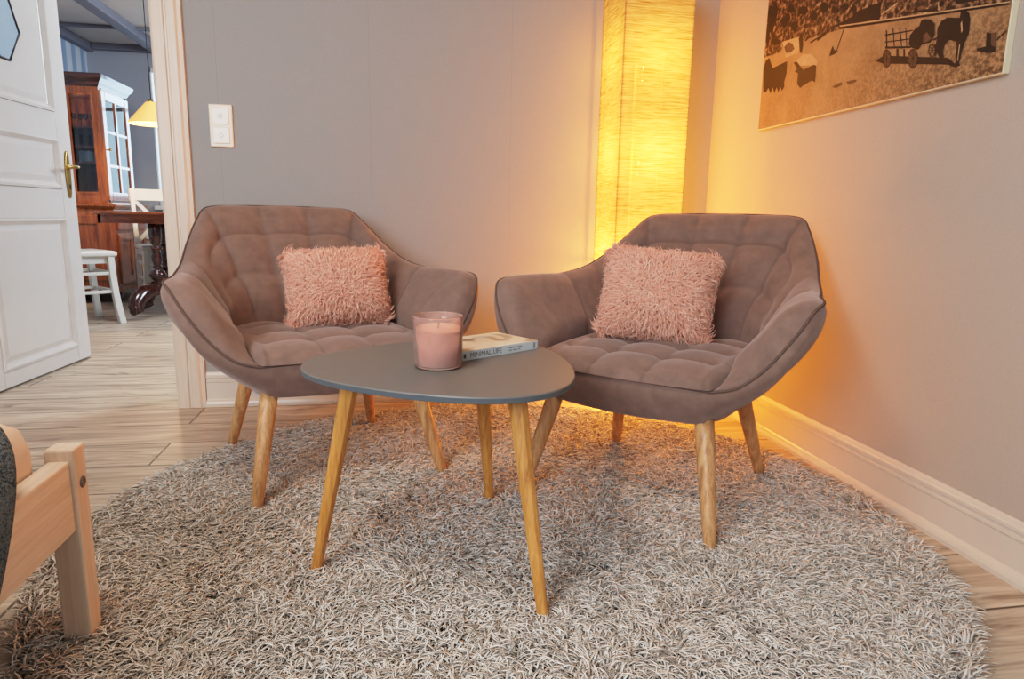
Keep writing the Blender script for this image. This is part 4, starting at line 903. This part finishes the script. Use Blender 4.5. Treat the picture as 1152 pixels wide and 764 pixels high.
# ------------------------------------------------------------------ floor lamp
LX, LY, LS, LH = 1.003, 2.70, .139, 1.72
fl = thing('floor_lamp', 'tall square paper floor lamp glowing yellow in the room corner', 'lamp', (LX, LY, 0))
m = MB()
NZ = 90
rings = []
for i in range(NZ+1):
    z = .06+(LH-.06)*i/NZ
    rings.append([(x, y, z) for x, y in ((-LS,-LS),(LS,-LS),(LS,LS),(-LS,LS))])
m.loft(rings, cap=False, smooth=False); m.build('lamp_shade', M['paper'], fl)
f_ = MB()
for sx in (-1, 1):
    for sy in (-1, 1): f_.box(sx*(LS-.008)-.0022, sx*(LS-.008)+.0022, sy*(LS-.008)-.0022, sy*(LS-.008)+.0022, 0, LH)
for z in (.05, .62, LH-.008):
    for sy in (-1, 1): f_.box(-LS+.012, LS-.012, sy*(LS-.008)-.003, sy*(LS-.008)+.003, z, z+.008); f_.box(sy*(LS-.008)-.003, sy*(LS-.008)+.003, -LS+.012, LS-.012, z, z+.008)
f_.build('frame', M['lampframe'], fl)
MB().box(-LS,LS,-LS,LS,.0,.02).build('base', M['lampwood'], fl, .003)
MB().tube([(0,.10,.02),(0,.10,1.44)], .005, 10).build('pole', M['lampframe'], fl)
for z in (.215, .575, 1.015, 1.385):
    b_ = MB().lathe([(.008,-.03),(.009,-.02),(.012,.0),(.013,.012),(.009,.024),(.002,.028)], (0,.02,z), 16).build('bulb', M['clear_bulb'], fl)
cr = catmull([(-.05,-.10,.010),(-.20,-.16,.006),(-.32,-.03,.005),(-.45,-.02,.005),(-.62,-.03,.005),(-.90,.02,.005)], 40)
MB().tube([tuple(p) for p in cr], .004, 8).build('cord', M['black'], fl)
sw = MB().box(-.035,.035,-.012,.012,0,.018).build('cord_switch', M['black'], fl, .005); sw.location = (-.22,-.165,.004); sw.rotation_euler = (0,0,.2)

# ------------------------------------------------------------------ wall picture
pc = thing('wall_picture', 'unframed sepia canvas print of an old market square hanging on the right wall', 'picture', (1.392, PICY, PICZ), -PI/2)
# local x runs away from the far end toward the camera, local y into the wall side
PW, PH, PT = PICW, .62, .018
MB().box(0,PW,-PT,0,0,PH).build('canvas', M['canvas'], pc, .002)
PM = ['ground','crowd','pic_dark','pic_mid','pic_light']; ix = {'crowd':1,'dark':2,'mid':3,'light':4}
V = [(.002,-PT-.0004,.003),(PW-.002,-PT-.0004,.003),(PW-.002,-PT-.0004,PH-.002),(.002,-PT-.0004,PH-.002)]; F = [(0,1,2,3)]; FM = [0]
y = -PT-.0007
def addp(m_, pts):
    global y
    y -= .000008; n = len(V)
    V.extend([(min(max(p[0],.003),PW-.003), y, min(max(p[1],.004),PH-.003)) for p in pts]); F.append(tuple(range(n, n+len(pts)))); FM.append(m_)
addp(1, [(0,.285),(PW,.20),(PW,PH),(0,PH)])
for m_, pts in PIC: addp(ix[m_], pts)
mesh_obj('print', V, F, None, pc, mats=[M[k] for k in PM], fmats=FM)

# ------------------------------------------------------------------ light switch
sw = thing('light_switch', 'cream double rocker light switch on the grey wall beside the doorway', 'switch', (-.659, YB, 1.131))
m = MB(); x_, z_ = .0435, .0805
m.box(-x_,x_,-.010,0,-z_,z_); m.build('switch_frame', M['switch_frame'], sw, .004, 3)
for s_ in (-1, 1):
    r_ = MB().box(-.031,.031,-.014,-.009,s_*.036-.031,s_*.036+.031).build('rocker', M['switch'], sw, .003)
    q = MB(); q.add([(.008*math.cos(a),-.0143,s_*.036+.008*math.sin(a)) for a in [2*PI*k/12 for k in range(12)]]+[(.0065*math.cos(a),-.0143,s_*.036+.0065*math.sin(a)) for a in [2*PI*k/12 for k in range(12)]], [(k,(k+1)%12,12+(k+1)%12,12+k) for k in range(12)])
    q.box(-.001,.001,-.0145,-.014,s_*.036-.012,s_*.036-.009); q.build('rocker_symbol', M['ink_pale'], r_)

# ------------------------------------------------------------------ bed in the lower left corner
bd = thing('bed', 'pale wooden bed frame with square corner post standing on the rug', 'bed', (-1.05, .2, 0))
ox, oy = -1.05, .2
def bb(x0,x1,y0,y1,z0,z1): return MB().box(x0-ox,x1-ox,y0-oy,y1-oy,z0,z1)
for x0 in (-.606, -1.56): bb(x0,x0+.048,1.222,1.268,.004,.386).build('post', M['pine_v'], bd, .004)
for x0 in (-.606, -1.56): bb(x0,x0+.048,-.80,-.754,.004,.386).build('post', M['pine_v'], bd, .004)
bb(-.600,-.565,-.755,1.223,.235,.366).build('side_rail', M['pine'], bd, .004)
bb(-1.555,-1.52,-.755,1.223,.235,.366).build('side_rail', M['pine'], bd, .004)
bb(-1.512,-.606,1.232,1.258,.20,.335).build('end_rail', M['pine_v'], bd, .004)
bb(-1.512,-.606,-.79,-.764,.20,.60).build('head_board', M['pine_v'], bd, .004)
bb(-1.52,-.60,-.75,1.22,.235,.250).build('slat_base', M['pine'], bd)
o = MB().lathe([(.0105,0),(.0105,.002),(.006,.0025),(.006,.0005),(.001,.0005)], n=16, cap=False).build('bolt', M['steel'], bd); o.rotation_euler = (0,PI/2,0); o.location = (-.558-ox,1.246-oy,.318)
FEET += []
m = MB(); rg = []
for z, e in ((.252,.03),(.262,.012),(.285,0),(.40,0),(.435,.008),(.455,.028),(.464,.06)): rg.append(rr(-1.515+e,-.602-e,-.74+e,1.216-e,.05,z,8))
mt = m.loft(rg).build('mattress', M['mattress']); tag(mt, 'beige sheeted mattress lying in the pale wooden bed', 'mattress')
# knitted blanket folded over the bed side
prof = catmull([(-1.0,.474),(-.85,.476),(-.72,.478),(-.655,.476),(-.615,.466),(-.585,.435),(-.569,.385),(-.562,.31),(-.562,.235)], 40)
thk = .028; N_ = len(prof); tg = np.gradient(prof, axis=0); tg /= np.linalg.norm(tg, axis=1, keepdims=True); nm = np.stack([-tg[:,1], tg[:,0]], 1)
if nm[0][1] < 0: nm = -nm
sec = [(p+n_*.001) for p, n_ in zip(prof, nm)]; sec2 = [(p+n_*thk) for p, n_ in zip(prof, nm)][::-1]
tipc = prof[-1]+nm[-1]*thk/2
tip = [tipc+thk/2*(math.cos(a)*(-nm[-1])+math.sin(a)*tg[-1]) for a in np.linspace(.3, PI-.3, 6)]
loop = np.array(sec+tip+sec2); 
def inset(L_, e):
    c0 = np.concatenate([(prof+nm*thk/2), [tipc]*len(tip), (prof+nm*thk/2)[::-1]]); return c0+(L_-c0)*(1-e)
rings = []
for y_, e in ((.967,.75),(.964,.4),(.955,.14),(.943,.03),(.925,0),(.9,0),(.6,0),(.3,0)): rings.append([(q[0], y_+.03+.085*(q[1]-.35)/.12, q[1]) for q in inset(loop, e)])
bl = MB().loft(rings).build('blanket', M['knit']); tag(bl, 'dark teal knitted blanket hanging over the side of the bed', 'blanket')

# ------------------------------------------------------------------ lights
def light(name, typ, loc, energy, color, size=None, rot=None, sy=None, target=None):
    d_ = bpy.data.lights.new(name, typ); d_.energy = energy; d_.color = color
    o = bpy.data.objects.new(name, d_); link(o); o.location = loc
    if typ == 'AREA':
        d_.size = size
        if sy: d_.shape = 'RECTANGLE'; d_.size_y = sy
    elif typ in ('POINT','SPOT'): d_.shadow_soft_size = size or .03
    if target is not None: o.rotation_euler = (Vector(target)-Vector(loc)).to_track_quat('-Z','Y').to_euler()
    return o
for z, k in ((.26,2.0), (.62,1.6), (1.06,1.0), (1.43,.65)): light('lamp_bulb_light', 'POINT', (LX,LY-.01,z), BULBW*k, BULBC, .035)
light('pendant_light', 'POINT', (-1.84,5.8,1.50), 26, (1,.72,.38), .03)
light('window_daylight', 'AREA', (-1.7,-1.4,1.75), KEYW, KEYC, 1.4, target=(.3,1.9,.4), sy=1.3)
light('ceiling_lamp', 'AREA', (-.7,.8,2.36), CEILW, CEILC, .5, target=(-.7,.8,0))
light('far_window_light', 'AREA', (-1.82,7.9,1.6), 26, (.62,.84,1), 1.2, target=(-1.7,5.6,.6), sy=1.4)
light('far_room_light', 'AREA', (.9,5.0,2.2), 120, (.72,.86,1), 1.2, target=(-1.9,5.2,.5))  # added cool fill across the dining room, no fixture behind it
light('far_doorway_fill', 'AREA', (-1.6,4.3,2.3), 20, (.95,.96,1), .5, target=(-2.2,5.6,.6))  # added fill beyond the doorway, brightens cabinet side, door and chair
light('cabinet_fill', 'POINT', (-2.66,6.55,1.76), 2.2, (1,.8,.55), .03)  # invented warm fill that makes the cabinet shelves readable
w = bpy.data.worlds.new('world'); S.world = w; w.use_nodes = True
w.node_tree.nodes['Background'].inputs[0].default_value = (*WORLDC, 1); w.node_tree.nodes['Background'].inputs[1].default_value = WORLDS
vs = S.view_settings; vs.view_transform = 'Standard'; vs.look = 'None'; vs.exposure = EXPO; vs.gamma = GAM
# film-like shoulder so that the lamp and the walls it lights both keep their colour
vs.use_curve_mapping = True; cm = vs.curve_mapping; cm.white_level = (6, 6, 6); cm.clip_max_x = 1; cm.clip_max_y = 1
cv = cm.curves[3]; PTS = [(0,0),(.04,.032),(.15,.15),(.3,.31),(.5,.49),(.8,.66),(1.3,.80),(2.2,.90),(3.6,.96),(6,1)]
while len(cv.points) < len(PTS): cv.points.new(.5, .5)
for q, (x, y) in zip(cv.points, PTS): q.location = (x/6, y); q.handle_type = 'AUTO_CLAMPED'
cm.update()
S.cycles.max_bounces = 8; S.cycles.transparent_max_bounces = 16
S.cycles.sample_clamp_indirect = 10.0
